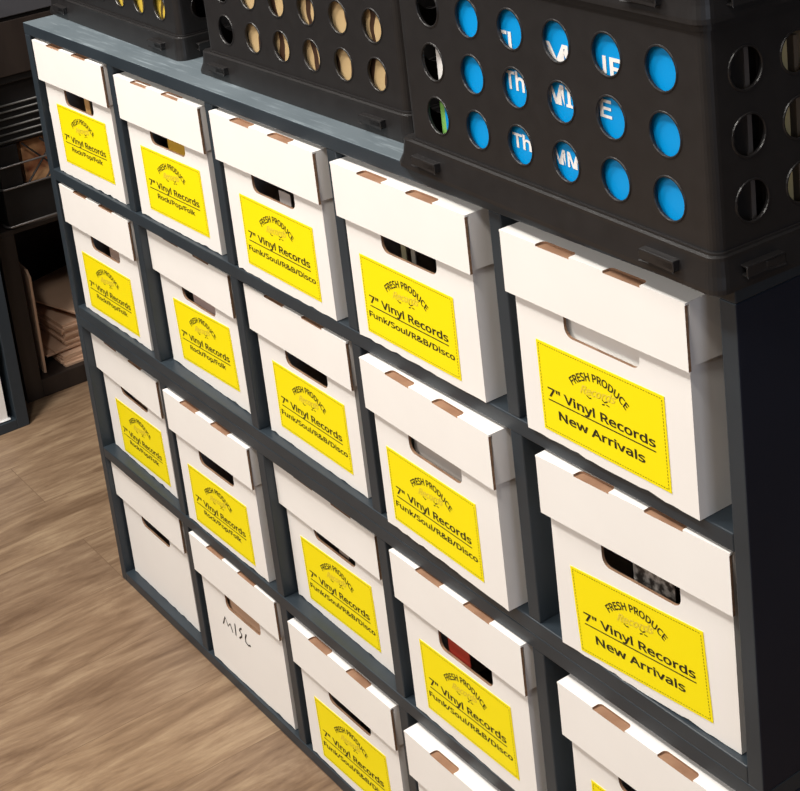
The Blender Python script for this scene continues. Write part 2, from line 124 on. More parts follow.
def paint_mat(name, c1, c2, worn, edge):
    """Brushed dark blue-grey paint with rubbed pale streaks along the board."""
    m = noise_mat(name, c1, c2, 9, 0.42, 0.5, (1, 1, 1), 0.3, 0.7, 0.15)
    nt = m.node_tree; b = nt.nodes['Principled BSDF']; L = nt.links.new
    tc = nt.nodes.new('ShaderNodeTexCoord'); mp = nt.nodes.new('ShaderNodeMapping'); mp.inputs['Scale'].default_value = (1.6, 22, 14)
    n = nt.nodes.new('ShaderNodeTexNoise'); n.inputs['Scale'].default_value = 7; n.inputs['Detail'].default_value = 8
    n.inputs['Roughness'].default_value = 0.65
    r = nt.nodes.new('ShaderNodeValToRGB'); r.color_ramp.elements[0].position = edge; r.color_ramp.elements[1].position = edge+0.16
    mx = nt.nodes.new('ShaderNodeMix'); mx.data_type = 'RGBA'
    src = b.inputs['Base Color'].links[0].from_socket
    L(tc.outputs['Object'], mp.inputs['Vector']); L(mp.outputs['Vector'], n.inputs['Vector']); L(n.outputs['Fac'], r.inputs['Fac'])
    L(r.outputs['Color'], mx.inputs[0]); L(src, mx.inputs[6]); mx.inputs[7].default_value = (*worn, 1)
    L(mx.outputs[2], b.inputs['Base Color'])
    return m

def plank_mat():
    m = mat('vinyl_planks', (0.4, 0.3, 0.2), 0.42, 0.4); nt = m.node_tree; b = nt.nodes['Principled BSDF']; L = nt.links.new
    N = nt.nodes.new
    tc = N('ShaderNodeTexCoord'); mp = N('ShaderNodeMapping'); mp.inputs['Rotation'].default_value = (0, 0, math.pi/2)
    L(tc.outputs['Object'], mp.inputs['Vector'])
    br = N('ShaderNodeTexBrick'); br.offset = 0.37
    br.inputs['Scale'].default_value = 1.0; br.inputs['Brick Width'].default_value = 1.15; br.inputs['Row Height'].default_value = 0.165
    br.inputs['Mortar Size'].default_value = 0.0006; br.inputs['Mortar Smooth'].default_value = 0.3; br.inputs['Bias'].default_value = 0.0
    br.inputs['Color1'].default_value = (0, 0, 0, 1); br.inputs['Color2'].default_value = (1, 1, 1, 1); br.inputs['Mortar'].default_value = (0.5, 0.5, 0.5, 1)
    L(mp.outputs['Vector'], br.inputs['Vector'])
    # grain: noise stretched along the plank and shifted per plank
    sh = N('ShaderNodeVectorMath'); sh.operation = 'MULTIPLY_ADD'; sh.inputs[1].default_value = (7, 3, 5)
    L(br.outputs['Color'], sh.inputs[0]); L(mp.outputs['Vector'], sh.inputs[2])
    m2 = N('ShaderNodeMapping'); m2.inputs['Scale'].default_value = (2.6, 13, 1); L(sh.outputs[0], m2.inputs['Vector'])
    na = N('ShaderNodeTexNoise'); na.inputs['Scale'].default_value = 1.7; na.inputs['Detail'].default_value = 10; na.inputs['Roughness'].default_value = 0.68
    na.inputs['Distortion'].default_value = 0.9
    L(m2.outputs['Vector'], na.inputs['Vector'])
    m4 = N('ShaderNodeMapping'); m4.inputs['Scale'].default_value = (7, 60, 1); L(sh.outputs[0], m4.inputs['Vector'])
    nb_ = N('ShaderNodeTexNoise'); nb_.inputs['Scale'].default_value = 2.0; nb_.inputs['Detail'].default_value = 6; nb_.inputs['Roughness'].default_value = 0.6
    L(m4.outputs['Vector'], nb_.inputs['Vector'])
    n1 = N('ShaderNodeMix'); n1.inputs[0].default_value = 0.30
    L(na.outputs['Fac'], n1.inputs[2]); L(nb_.outputs['Fac'], n1.inputs[3])
    r1 = N('ShaderNodeValToRGB'); e = r1.color_ramp.elements
    e[0].position = 0.36; e[0].color = (*FL[0], 1); e[1].position = 0.64; e[1].color = (*FL[2], 1)
    k = e.new(0.5); k.color = (*FL[1], 1)
    L(n1.outputs[0], r1.inputs['Fac'])
    # plank to plank tone
    mx = N('ShaderNodeMix'); mx.data_type = 'RGBA'; mx.blend_type = 'MULTIPLY'; mx.inputs[0].default_value = 1.0
    r2 = N('ShaderNodeValToRGB'); r2.color_ramp.elements[0].color = (0.90, 0.88, 0.87, 1); r2.color_ramp.elements[1].color = (1.05, 1.04, 1.0, 1)
    L(br.outputs['Color'], r2.inputs['Fac']); L(r1.outputs['Color'], mx.inputs[6]); L(r2.outputs['Color'], mx.inputs[7])
    # knots
    m3 = N('ShaderNodeMapping'); m3.inputs['Scale'].default_value = (2.6, 7.5, 1); L(sh.outputs[0], m3.inputs['Vector'])
    v = N('ShaderNodeTexVoronoi'); v.inputs['Scale'].default_value = 1.5; L(m3.outputs['Vector'], v.inputs['Vector'])
    r3 = N('ShaderNodeValToRGB'); r3.color_ramp.elements[0].position = 0.02; r3.color_ramp.elements[0].color = (0.36, 0.31, 0.27, 1)
    r3.color_ramp.elements[1].position = 0.16; r3.color_ramp.elements[1].color = (1, 1, 1, 1)
    L(v.outputs['Distance'], r3.inputs['Fac'])
    mk = N('ShaderNodeMix'); mk.data_type = 'RGBA'; mk.blend_type = 'MULTIPLY'; mk.inputs[0].default_value = 1.0
    L(mx.outputs[2], mk.inputs[6]); L(r3.outputs['Color'], mk.inputs[7])
    # joints
    mj = N('ShaderNodeMix'); mj.data_type = 'RGBA'
    L(br.outputs['Fac'], mj.inputs[0]); L(mk.outputs[2], mj.inputs[6]); mj.inputs[7].default_value = (*[c*1.0 for c in FL[0]], 1)
    L(mj.outputs[2], b.inputs['Base Color'])
    bp = N('ShaderNodeBump'); bp.inputs['Strength'].default_value = 0.12; bp.inputs['Distance'].default_value = 0.002
    L(n1.outputs[0], bp.inputs['Height']); L(bp.outputs['Normal'], b.inputs['Normal'])
    return m

FL = ((0.135, 0.083, 0.050), (0.225, 0.150, 0.095), (0.33, 0.240, 0.155))
NAVY = paint_mat('slate_blue_paint', (0.017, 0.025, 0.033), (0.026, 0.036, 0.046), (0.075, 0.095, 0.115), 0.70)
NAVYLIT = paint_mat('lit_worn_slate_blue_paint', (0.105, 0.132, 0.150), (0.135, 0.165, 0.185), (0.24, 0.285, 0.315), 0.54)  # worn top board, with the overhead light painted into its lighter tone
NAVYSHADE = noise_mat('shaded_slate_blue_paint', (0.0055, 0.0095, 0.021), (0.008, 0.0125, 0.026), 6, 0.45, 0.4, (1, 1, 1), 0.3, 0.7, 0.1)  # same shelf paint, darkened to put the right side's shade into its colour
WHITE = noise_mat('white_cardboard', (0.82, 0.79, 0.76), (0.87, 0.85, 0.82), 5, 0.55, 0.3, (1, 1, 1), 0.3, 0.7, 0.04)
KRAFT = noise_mat('brown_corrugated_board', (0.25, 0.135, 0.08), (0.35, 0.205, 0.125), 30, 0.8, 0.2, (1, 1, 6))
RIM = noise_mat('cut_board_edge', (0.20, 0.115, 0.07), (0.30, 0.18, 0.11), 60, 0.8, 0.2, (1, 1, 6))
KRAFTSHEET = noise_mat('brown_cardboard_sheet', (0.52, 0.335, 0.225), (0.60, 0.40, 0.28), 6, 0.8, 0.2)
YELLOW = noise_mat('yellow_paper', (0.90, 0.74, 0.0), (0.93, 0.79, 0.002), 3, 0.5, 0.3)
INK = mat('black_ink', (0.03, 0.023, 0.010), 0.6, 0.2)
FAINT = mat('pale_orange_ink', (0.75, 0.59, 0.045), 0.6, 0.2)
MARKER = mat('black_marker', (0.02, 0.018, 0.016), 0.5, 0.3)
PLASTIC = noise_mat('black_plastic', (0.0128, 0.0117, 0.0118), (0.0165, 0.0152, 0.0153), 60, 0.38, 0.5, (1, 1, 1), 0.3, 0.7, 0.05)
BLUE = mat('bright_blue_print', (0.0, 0.285, 0.69), 0.35, 0.4)
LETTER = mat('white_print', (0.82, 0.80, 0.78), 0.4, 0.4)
GREEN = mat('green_print', (0.22, 0.50, 0.12), 0.4, 0.4)
RACK = noise_mat('dark_brown_wood', (0.020, 0.014, 0.012), (0.032, 0.023, 0.019), 5, 0.5, 0.4, (6, 6, 1))
STEEL = mat('steel_wire', (0.22, 0.21, 0.21), 0.35, 0.5, 0.8)
GREYP = mat('grey_laminate', (0.075, 0.075, 0.085), 0.4, 0.4)
WALLM = noise_mat('charcoal_wall_paint', (0.055, 0.055, 0.06), (0.065, 0.065, 0.07), 4, 0.8, 0.2)
CEILM = noise_mat('white_ceiling_tile', (0.62, 0.60, 0.56), (0.70, 0.68, 0.64), 40, 0.9, 0.1)

def art_mat(name, base, dark, scale, thr, dist=3.0):
    """Printed sleeve: thick dark brush lines wandering over a flat ground."""
    m = mat(name, base, 0.4, 0.4); nt = m.node_tree; b = nt.nodes['Principled BSDF']; L = nt.links.new
    tc = nt.nodes.new('ShaderNodeTexCoord'); w = nt.nodes.new('ShaderNodeTexWave')
    w.inputs['Scale'].default_value = scale; w.inputs['Distortion'].default_value = dist; w.inputs['Detail'].default_value = 2
    w.inputs['Detail Scale'].default_value = 1.4
    r = nt.nodes.new('ShaderNodeValToRGB'); r.color_ramp.interpolation = 'EASE'
    r.color_ramp.elements[0].position = thr; r.color_ramp.elements[0].color = (*dark, 1)
    r.color_ramp.elements[1].position = thr+0.06; r.color_ramp.elements[1].color = (*base, 1)
    L(tc.outputs['Object'], w.inputs['Vector']); L(w.outputs['Fac'], r.inputs['Fac']); L(r.outputs['Color'], b.inputs['Base Color'])
    return m
TAN = art_mat('tan_brush_line_print', (0.50, 0.36, 0.185), (0.05, 0.025, 0.015), 8.0, 0.13, 6.0)
GOLD = art_mat('yellow_leaf_print', (0.62, 0.44, 0.06), (0.09, 0.06, 0.02), 9.0, 0.16, 6.0)

# ---------------------------------------------------------------- object helpers
def link(name, me, parent=None, loc=None, mats=()):
    o = D.objects.new(name, me); COL.objects.link(o)
    for m in mats: me.materials.append(m)
    if parent is not None: o.parent = parent
    if loc is not None: o.location = loc
    return o

def finish(bm, name):
    bmesh.ops.remove_doubles(bm, verts=bm.verts[:], dist=1e-6)
    bmesh.ops.recalc_face_normals(bm, faces=bm.faces[:])
    me = D.meshes.new(name); bm.to_mesh(me); bm.free()
    return me

def part(name, bm, mats, parent=None, loc=None, bevel=0.0, smooth=False, keep=False):
    if keep:
        me = D.meshes.new(name); bm.to_mesh(me); bm.free()
    else:
        me = finish(bm, name)
    o = link(name, me, parent, loc, mats)
    if smooth:
        for f in me.polygons: f.use_smooth = True
    if bevel:
        md = o.modifiers.new('bevel', 'BEVEL'); md.width = bevel; md.segments = 2; md.limit_method = 'ANGLE'; md.angle_limit = math.radians(40)
        md.harden_normals = False
    return o

def tag(o, label, cat, group=None, kind=None):
    o['label'] = label; o['category'] = cat
    if group: o['group'] = group
    if kind: o['kind'] = kind
    return o

def empty(name, loc, rz, label, cat, group=None):
    o = D.objects.new(name, None); o.empty_display_size = 0.05; COL.objects.link(o)
    o.location = loc; o.rotation_euler = (0, 0, rz)
    return tag(o, label, cat, group)

def box(bm, x0, x1, y0, y1, z0, z1, mi=0):
    v = [bm.verts.new((x, y, z)) for x in (x0, x1) for y in (y0, y1) for z in (z0, z1)]
    fs = [(0, 1, 3, 2), (4, 6, 7, 5), (0, 4, 5, 1), (2, 3, 7, 6), (0, 2, 6, 4), (1, 5, 7, 3)]
    for f in fs:
        g = bm.faces.new([v[i] for i in f]); g.material_index = mi
    return v

def slab(outline, holes, th, M, mi=0, hole_mi=None, edge_mi=None, bm=None):
    """Flat plate with holes: 2-D outline and holes filled, then thickened. M maps (u, w, depth) to 3-D."""
    t = bmesh.new(); eds = []
    loops = []
    for k, lp in enumerate([outline]+list(holes)):
        vs = [t.verts.new((a, b, 0)) for a, b in lp]; loops.append(vs)
        for i in range(len(vs)): eds.append(t.edges.new((vs[i], vs[(i+1) % len(vs)])))
    bmesh.ops.triangle_fill(t, use_beauty=True, use_dissolve=False, edges=eds)
    tris = [[(v.co.x, v.co.y) for v in f.verts] for f in t.faces]
    # triangle_fill may close the holes: drop triangles whose centre lies inside one
    def inside(pt, lp):
        c = False; n = len(lp)
        for i in range(n):
            (x1, y1), (x2, y2) = lp[i], lp[i-1]
            if (y1 > pt[1]) != (y2 > pt[1]) and pt[0] < (x2-x1)*(pt[1]-y1)/(y2-y1)+x1: c = not c
        return c
    t.free()
    out = bm if bm is not None else bmesh.new()
    for d, flip in ((0, False), (th, True)):
        cache = {}
        for tr in tris:
            cen = (sum(a for a, b in tr)/3, sum(b for a, b in tr)/3)
            if any(inside(cen, h) for h in holes): continue
            vs = []
            for q in tr:
                if q not in cache: cache[q] = out.verts.new(M(q[0], q[1], d))
                vs.append(cache[q])
            f = out.faces.new(vs if not flip else vs[::-1]); f.material_index = mi
    for k, lp in enumerate([outline]+list(holes)):
        A = [out.verts.new(M(a, b, 0)) for a, b in lp]; B_ = [out.verts.new(M(a, b, th)) for a, b in lp]
        for i in range(len(lp)):
            j = (i+1) % len(lp)
            f = out.faces.new((A[i], A[j], B_[j], B_[i]))
            f.material_index = (edge_mi if k == 0 else hole_mi) if (edge_mi if k == 0 else hole_mi) is not None else mi
    return out

def circle(cx, cy, r, n=28):
    return [(cx+r*math.cos(2*math.pi*i/n), cy+r*math.sin(2*math.pi*i/n)) for i in range(n)]

def stadium(x0, x1, y0, y1, n=6):
    r = (y1-y0)/2; cy = (y0+y1)/2; o = []
    for i in range(n+1): a = -math.pi/2+math.pi*i/n; o.append((x1-r+r*math.cos(a), cy+r*math.sin(a)))
    for i in range(n+1): a = math.pi/2+math.pi*i/n; o.append((x0+r+r*math.cos(a), cy+r*math.sin(a)))
    return o

def rrect(x0, x1, y0, y1, r, n=6):
    o = []
    for cx, cy, a0 in ((x1-r, y0+r, -90), (x1-r, y1-r, 0), (x0+r, y1-r, 90), (x0+r, y0+r, 180)):
        for i in range(n+1):
            a = math.radians(a0+90*i/n); o.append((cx+r*math.cos(a), cy+r*math.sin(a)))
    return o

def ring(bm, prof_pts, levels):
    """Skin a stack of closed loops: levels = list of (loop2d, z)."""
    rows = [[bm.verts.new((a, b, z)) for a, b in lp] for lp, z in levels]
    n = len(rows[0])
    for r0, r1 in zip(rows, rows[1:]):
        for i in range(n):
            j = (i+1) % n; bm.faces.new((r0[i], r0[j], r1[j], r1[i]))

def tube(bm, pts, r, n=8, mi=0):
    pts = [Vector(q) for q in pts]; rows = []
    for i, q in enumerate(pts):
        d = (pts[min(i+1, len(pts)-1)]-pts[max(i-1, 0)]).normalized()
        a = d.cross(Vector((0, 0, 1)));
        if a.length < 1e-3: a = d.cross(Vector((0, 1, 0)))
        a.normalize(); b = d.cross(a)
        rows.append([bm.verts.new(q+r*(math.cos(2*math.pi*k/n)*a+math.sin(2*math.pi*k/n)*b)) for k in range(n)])
    for r0, r1 in zip(rows, rows[1:]):
        for k in range(n):
            f = bm.faces.new((r0[k], r0[(k+1) % n], r1[(k+1) % n], r1[k])); f.material_index = mi
    bm.faces.new(rows[0][::-1]).material_index = mi; bm.faces.new(rows[-1]).material_index = mi

# ---------------------------------------------------------------- lettering
def glyphs(text):
    """Triangles of a line of text: vertices (x, y) in em, faces; baseline at y = 0."""
    v, f, x = [], [], 0
    for c in text:
        if c == ' ':
            x += SPACE; continue
        a, q, t = GLY[c]; k = len(v)
        v += [((q[i]+x)/1000, q[i+1]/1000) for i in range(0, len(q), 2)]
        f += [tuple(k+n for n in t[i:i+3]) for i in range(0, len(t), 3)]
        x += a
    return v, f

CAP = max(y for x, y in glyphs('H')[0])

def put_text(bm, text, x0, x1, base, cap, y, mi, fn=None):
    """Lay a line of text between x0 and x1 with the given baseline and capital height on the plane y."""
    v, f = glyphs(text)
    a = min(q[0] for q in v); b = max(q[0] for q in v)
    sx = (x1-x0)/(b-a); sy = cap/CAP
    P2 = [((q[0]-a)*sx+x0, q[1]*sy+base) for q in v]
    if fn: P2 = [fn(*q) for q in P2]
    vs = [bm.verts.new((q[0], y, q[1])) for q in P2]
    for t in f:
        try:
            g = bm.faces.new([vs[i] for i in t])
        except ValueError:
            continue
        g.normal_update()
        if g.normal.y > 0: g.normal_flip()
        g.material_index = mi

def strip(bm, pts, w, y, mi):
    """Hand-drawn stroke: ribbon of width w through (x, z) points on plane y."""
    L_, R_ = [], []
    for i, q in enumerate(pts):
        a = pts[max(i-1, 0)]; b = pts[min(i+1, len(pts)-1)]
        dx, dz = b[0]-a[0], b[1]-a[1]; l = math.hypot(dx, dz) or 1
        nx, nz = -dz/l*w/2, dx/l*w/2
        L_.append(bm.verts.new((q[0]+nx, y, q[1]+nz))); R_.append(bm.verts.new((q[0]-nx, y, q[1]-nz)))
    for i in range(len(pts)-1):
        g = bm.faces.new((L_[i], L_[i+1], R_[i+1], R_[i])); g.material_index = mi
        g.normal_update()
        if g.normal.y > 0: g.normal_flip()

# ---------------------------------------------------------------- the room
def structure(name, bm, m):
    o = part(name, bm, [m]); o['kind'] = 'structure'; return o
RX0, RX1, RY0, RY1, RZ = -1.30, 4.6, -3.6, 1.55, 2.75
FLOORM = plank_mat()
bm = bmesh.new(); box(bm, RX0-.1, RX1+.1, RY0-.1, RY1+.1, -0.1, 0.0); structure('floor', bm, FLOORM)
bm = bmesh.new(); box(bm, RX0-.1, RX1+.1, RY0-.1, RY1+.1, RZ, RZ+0.1); structure('ceiling', bm, CEILM)
bm = bmesh.new(); box(bm, RX0-.1, RX0, RY0, RY1, 0, RZ); structure('wall_left', bm, WALLM)
bm = bmesh.new(); box(bm, RX1, RX1+.1, RY0, RY1, 0, RZ); structure('wall_right', bm, WALLM)
bm = bmesh.new(); box(bm, RX0, RX1, RY1, RY1+.1, 0, RZ); structure('wall_back', bm, WALLM)
bm = bmesh.new(); box(bm, RX0, RX1, RY0-.1, RY0, 0, RZ); structure('wall_front', bm, WALLM)

# ---------------------------------------------------------------- the two stacked shelf units
DEPTH = 0.40
TH = T*S
def shelf_unit(r0, label):
    """Two rows of five open cells, boards running through, dividers between them."""
    tops = [ZB[r0], ZB[r0+1], ZB[r0+2]]
    if r0 == 0:
        zt, zm, zb_ = 0.0, ZB[1], ZB[2]-T
        lo = zb_-T; boards = [(zt-T, zt), (zm-T, zm), (lo, ZB[2])]
        lo = ZB[2]-T; boards[2] = (lo, ZB[2])
    else:
        zt = ZB[2]-T; lo = ZBOT
        boards = [(zt-T, zt), (ZB[3]-T, ZB[3]), (lo, ZB[4])]
    base = W(2.5, 0, lo)
    u = empty('shelf_unit', base, 0, label, 'shelf', 'stacked shelf units')
    def bx(name, x0, x1, z0, z1, y0=0.0, y1=DEPTH, m=NAVY, bev=0.0012):
        b = bmesh.new(); a = W(x0, 0, z0)-base; c = W(x1, 0, z1)-base
        box(b, a.x, c.x, y0, y1, a.z, c.z)
        return part(name, b, [m], u, bevel=bev)
    xa, xb = -T/2, 5+T/2
    names = ('top_board', 'middle_board', 'bottom_board')
    for nm, (z0, z1) in zip(names, boards):
        if nm == 'middle_board': bx(nm, xa+T, xb-T, z0, z1)
        else:
            bx(nm, xa if nm == 'top_board' else xa+T, xb if nm == 'top_board' else xb-T, z0, z1, m=NAVY)
    zs0 = lo; zs1 = boards[0][0]
    bx('side_panel', xa, xa+T, zs0, zs1); rp = bx('side_panel', xb-T, xb, zs0, zs1); rp.data.materials.append(NAVYSHADE)
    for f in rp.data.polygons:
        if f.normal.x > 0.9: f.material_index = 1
    for i in range(1, 5):
        for z0, z1 in ((boards[1][1], boards[0][0]), (boards[2][1], boards[1][0])):
            bx('divider', DIV[i]-T/2, DIV[i]+T/2, z0, z1, 0.0008)
    bx('back_panel', xa, xb, zs0, zs1, DEPTH, DEPTH+0.005, RACK, 0)
    return u, bx, boards
unit_hi, bx_hi, bd = shelf_unit(0, 'upper dark slate blue two-row shelf unit carrying the black crates, worn top painted as lit')
unit_lo, bx_lo, bd2 = shelf_unit(2, 'lower dark slate blue two-row shelf unit standing on the wood floor')
for o in unit_hi.children:
    if o.name.startswith('top_board'):
        o.data.materials.append(NAVYLIT)
        for f in o.data.polygons:
            if f.normal.z > 0.9: f.material_index = 1
# pale strips on the right panel's front edge
b = bmesh.new()
lo_base = unit_lo.location
for z0, z1 in ((-2.60, -2.42), (-2.665, -2.625)):
    a = W(5+T/2-0.012, 0, z0)-lo_base; c = W(5+T/2+0.001, 0, z1)-lo_base
    box(b, a.x, c.x, -0.0006, 0.0006, a.z, c.z)
part('pale_edge_strip', b, [mat('pale_strip_matt', (0.55, 0.52, 0.50), 0.7)], unit_lo)['label'] = 'pale patch on the edge'

# ---------------------------------------------------------------- record boxes
WL, HL, WB, HT, EL = [g*S for g in G]
CT = 0.003                 # board thickness
BD = 0.300                 # box depth
LABW, LABH = 0.592*S, 0.322*S

def hand_hole():
    x0, x1, z0, z1 = -0.160*S, 0.185*S, 0.415*S, 0.530*S; r = 0.034*S
    o = [(x1, z1), (x0, z1)]
    for i in range(7):
        a = math.radians(180+90*i/6); o.append((x0+r+r*math.cos(a), z0+r+r*math.sin(a)))
    for i in range(7):
        a = math.radians(270+90*i/6); o.append((x1-r+r*math.cos(a), z0+r+r*math.sin(a)))
    return o

def base_mesh(seed):
    rnd = random.Random(seed)
    hb = HT-2*CT                                  # carton stops under the lid's top
    n = 22
    bottom = [(-WB/2+WB*i/n, 0 if i in (0, n) else max(0, rnd.gauss(0.0005, 0.0008))) for i in range(n+1)]
    out = bottom+[(WB/2, hb), (-WB/2, hb)]
    bm = slab(out, [hand_hole()], CT, lambda a, b, d: Vector((a, d, b)), 0, 1, 0)
    box(bm, -WB/2, -WB/2+CT, CT, BD, 0, hb); box(bm, WB/2-CT, WB/2, CT, BD, 0, hb)
    box(bm, -WB/2+CT, WB/2-CT, BD-CT, BD, 0, hb)
    box(bm, -WB/2+CT, WB/2-CT, CT, BD-CT, 0.0005, CT, 1)
    return finish(bm, 'base')

def lid_mesh():
    """Top sheet with two tab slots, folded front and back, side walls a hair behind the front panel."""
    bm = bmesh.new(); e = EL; z1 = HT; z0 = HT-HL
    yb = BD+0.008; rn = 0.0045; dn = 0.036*S; TT = 0.0021             # the top sheet is thinner
    top = [(-WL/2, -e)]
    for c in (-0.157*S, 0.157*S):                       # two tab notches cut into the front fold
        a, b_ = c-0.080*S, c+0.080*S
        top.append((a, -e))
        for q in range(5): top.append((a+rn-rn*math.cos(math.radians(22.5*q)), -e+dn-rn+rn*math.sin(math.radians(22.5*q))))
        for q in range(5): top.append((b_-rn+rn*math.sin(math.radians(22.5*q)), -e+dn-rn+rn*math.cos(math.radians(22.5*q))))
        top.append((b_, -e))
    top += [(WL/2, -e), (WL/2, yb), (-WL/2, yb)]
    slab(top, [], TT, lambda a, b, d: Vector((a, b, z1-d)), 0, 1, 1, bm)
    for f in bm.faces:
        f.normal_update(); c = f.calc_center_median()
        if abs(f.normal.z) < 0.5 and (c.y < -e+1e-5 or abs(c.x) > WL/2-1e-5 or c.y > yb-1e-5): f.material_index = 0
    slab([(-WL/2+0.0006, z0), (WL/2-0.0006, z0), (WL/2-0.0006, z1-TT), (-WL/2+0.0006, z1-TT)], [], CT, lambda a, b, d: Vector((a, -e+d, b)), 0, 1, 2, bm)
    for f in bm.faces:
        if f.material_index == 2 and f.calc_center_median().z > z1-TT-1e-5: f.material_index = 1
    ys = -e+CT+0.0018
    for sx in (-1, 1):
        xo = sx*WL/2; xi = sx*(WL/2-CT)
        zb_, zt_ = z0+0.0015, z1-TT; pin = 0.0045; ym = ys+0.055
        P_ = [(0, ys, zt_), (-pin*sx, ys, zb_), (0, ym, zb_), (0, yb-CT, zb_), (0, yb-CT, zt_)]
        O_ = [bm.verts.new((xo+a, b_, c_)) for a, b_, c_ in P_]; I_ = [bm.verts.new((xo-sx*CT+a, b_, c_)) for a, b_, c_ in P_]
        for Q in (O_, I_): bm.faces.new((Q[0], Q[1], Q[2])); bm.faces.new((Q[0], Q[2], Q[3], Q[4]))
        for q in range(5): bm.faces.new((O_[q], O_[(q+1) % 5], I_[(q+1) % 5], I_[q]))
    box(bm, -WL/2, WL/2, yb-CT, yb, z0, z1-TT)
    return finish(bm, 'lid')

def tab_flap_mesh():
    """Brown board folded under the top, seen through the two notches."""
    bm = bmesh.new(); TT = 0.0021
    box(bm, -WL/2+CT+0.001, WL/2-CT-0.001, -EL+CT+0.0001, 0.06*S-EL, HT-TT-0.0022, HT-TT-0.0003)
    return finish(bm, 'tab_flap')

def label_mesh(kind):
    bm = bmesh.new(); w, h = LABW, LABH; y = 0.0
    box(bm, -w/2, w/2, 0, 0.0004, -h/2, h/2, 0)
    yk = -0.00025
    # dashed border
    def dashes(x0, z0, x1, z1):
        n = int(math.hypot(x1-x0, z1-z0)/0.0032)
        for i in range(n):
            a, b_ = i/n, (i+0.62)/n
            strip(bm, [(x0+(x1-x0)*a, z0+(z1-z0)*a), (x0+(x1-x0)*b_, z0+(z1-z0)*b_)], 0.00055, yk, 1)
    ix, iz = w/2-0.010*S, h/2-0.010*S
    dashes(-ix, iz, ix, iz); dashes(-ix, -iz, ix, -iz); dashes(-ix, -iz, -ix, iz); dashes(ix, -iz, ix, iz)
    # arched shop name
    R_ = 0.185*S; zc = 0.100*S-R_
    def arch(x, z):
        a = x/R_*1.0; rr = R_+z
        return (rr*math.sin(a)-0.003*S, zc+rr*math.cos(a))
    put_text(bm, 'FRESH PRODUCE', -0.135*S, 0.135*S, 0.0, 0.027*S, yk, 1, arch)
    # faint script under the arch with small leaf ticks
    put_text(bm, 'Records', -0.092*S, 0.070*S, 0.050*S, 0.030*S, yk, 2, lambda x, z: (x+(z-0.05*S)*0.45, z+x*0.10))
    strip(bm, [(-0.062*S, 0.040*S), (-0.050*S, 0.034*S), (-0.040*S, 0.036*S)], 0.004*S, yk, 1)
    strip(bm, [(0.012*S, 0.050*S), (0.022*S, 0.044*S), (0.036*S, 0.051*S)], 0.004*S, yk, 1)
    strip(bm, [(0.010*S, 0.033*S), (0.022*S, 0.037*S)], 0.0045*S, yk, 1)
    strip(bm, [(0.030*S, 0.039*S), (0.045*S, 0.037*S)], 0.0035*S, yk, 1)
    put_text(bm, '7" Vinyl Records', -0.258*S, 0.243*S, -0.028*S, 0.031*S, yk, 1)
    strip(bm, [(-0.258*S, -0.042*S), (0.243*S, -0.042*S)], 0.0042*S, yk, 1)
    if kind == 'arrivals': put_text(bm, 'New Arrivals', -0.213*S, 0.190*S, -0.101*S, 0.031*S, yk, 1)
    elif kind == 'funk': put_text(bm, 'Funk/Soul/R&B/Disco', -0.272*S, 0.272*S, -0.090*S, 0.024*S, yk, 1)
    elif kind == 'rock': put_text(bm, 'Rock/Pop/Folk', -0.187*S, 0.187*S, -0.082*S, 0.024*S, yk, 1)
    me = D.meshes.new('label'); bm.to_mesh(me); bm.free()
    return me

LIDME = lid_mesh(); TABME = tab_flap_mesh(); TABME.materials.append(KRAFT)
for m in (WHITE, KRAFT, RIM): LIDME.materials.append(m)
BASES = []
for s_ in range(5):
    me = base_mesh(s_)
    for m in (WHITE, RIM): me.materials.append(m)
    BASES.append(me)
LABELS = {}
for k_ in ('arrivals', 'funk', 'rock'):
    me = label_mesh(k_)
    for m in (YELLOW, INK, FAINT): me.materials.append(m)
    LABELS[k_] = me

ROWN = {1: 'top row', 2: 'second row', 3: 'third row', 4: 'bottom row'}
BOXLABEL = {
 (1, 1): 'white Rock/Pop/Folk record box in the top left corner cell',
 (1, 2): 'white Rock/Pop/Folk box with a gold card in its hand hole, top row',
 (1, 3): 'white Funk/Soul box in the middle cell of the top row',
 (1, 4): 'white Funk/Soul box in the top row, beside the New Arrivals box',
 (1, 5): 'white New Arrivals box directly under the black crate with blue sleeve',
 (2, 1): 'white Rock/Pop/Folk box at the far left of the second row',
 (2, 2): 'white Rock/Pop/Folk box with a tilted label, second row from the top',
 (2, 3): 'white Funk/Soul box in the middle cell of the second row',
 (2, 4): 'white Funk/Soul box in the second row, pale card in its hand hole',
 (2, 5): 'white New Arrivals box in the second row, turned askew in its cell',
 (3, 1): 'white Rock/Pop/Folk box in the cell above the plain unlabelled box',
 (3, 2): 'white Rock/Pop/Folk box in the cell above the MISC box',
 (3, 3): 'white Funk/Soul box in the middle cell of the third row',
 (3, 4): 'white Funk/Soul box with a red card in its hand hole',
 (3, 5): 'white record box below the askew New Arrivals box, cut off by the photo edge',
 (4, 1): 'plain white record box with no label in the bottom left corner cell',
 (4, 2): 'white record box with MISC handwritten in black marker',
 (4, 3): 'white Funk/Soul box in the bottom row, right of the MISC box',
 (4, 4): 'white record box of which almost only the lid shows at the photo bottom',
}
KIND = {}
for (r, c) in BOX:
    KIND[(r, c)] = 'arrivals' if c == 5 else ('rock' if c <= 2 else 'funk')
BOXROOT = {}; BASEOF = {}
def divs_mid(c): return (DIV[c-1]+DIV[c])/2
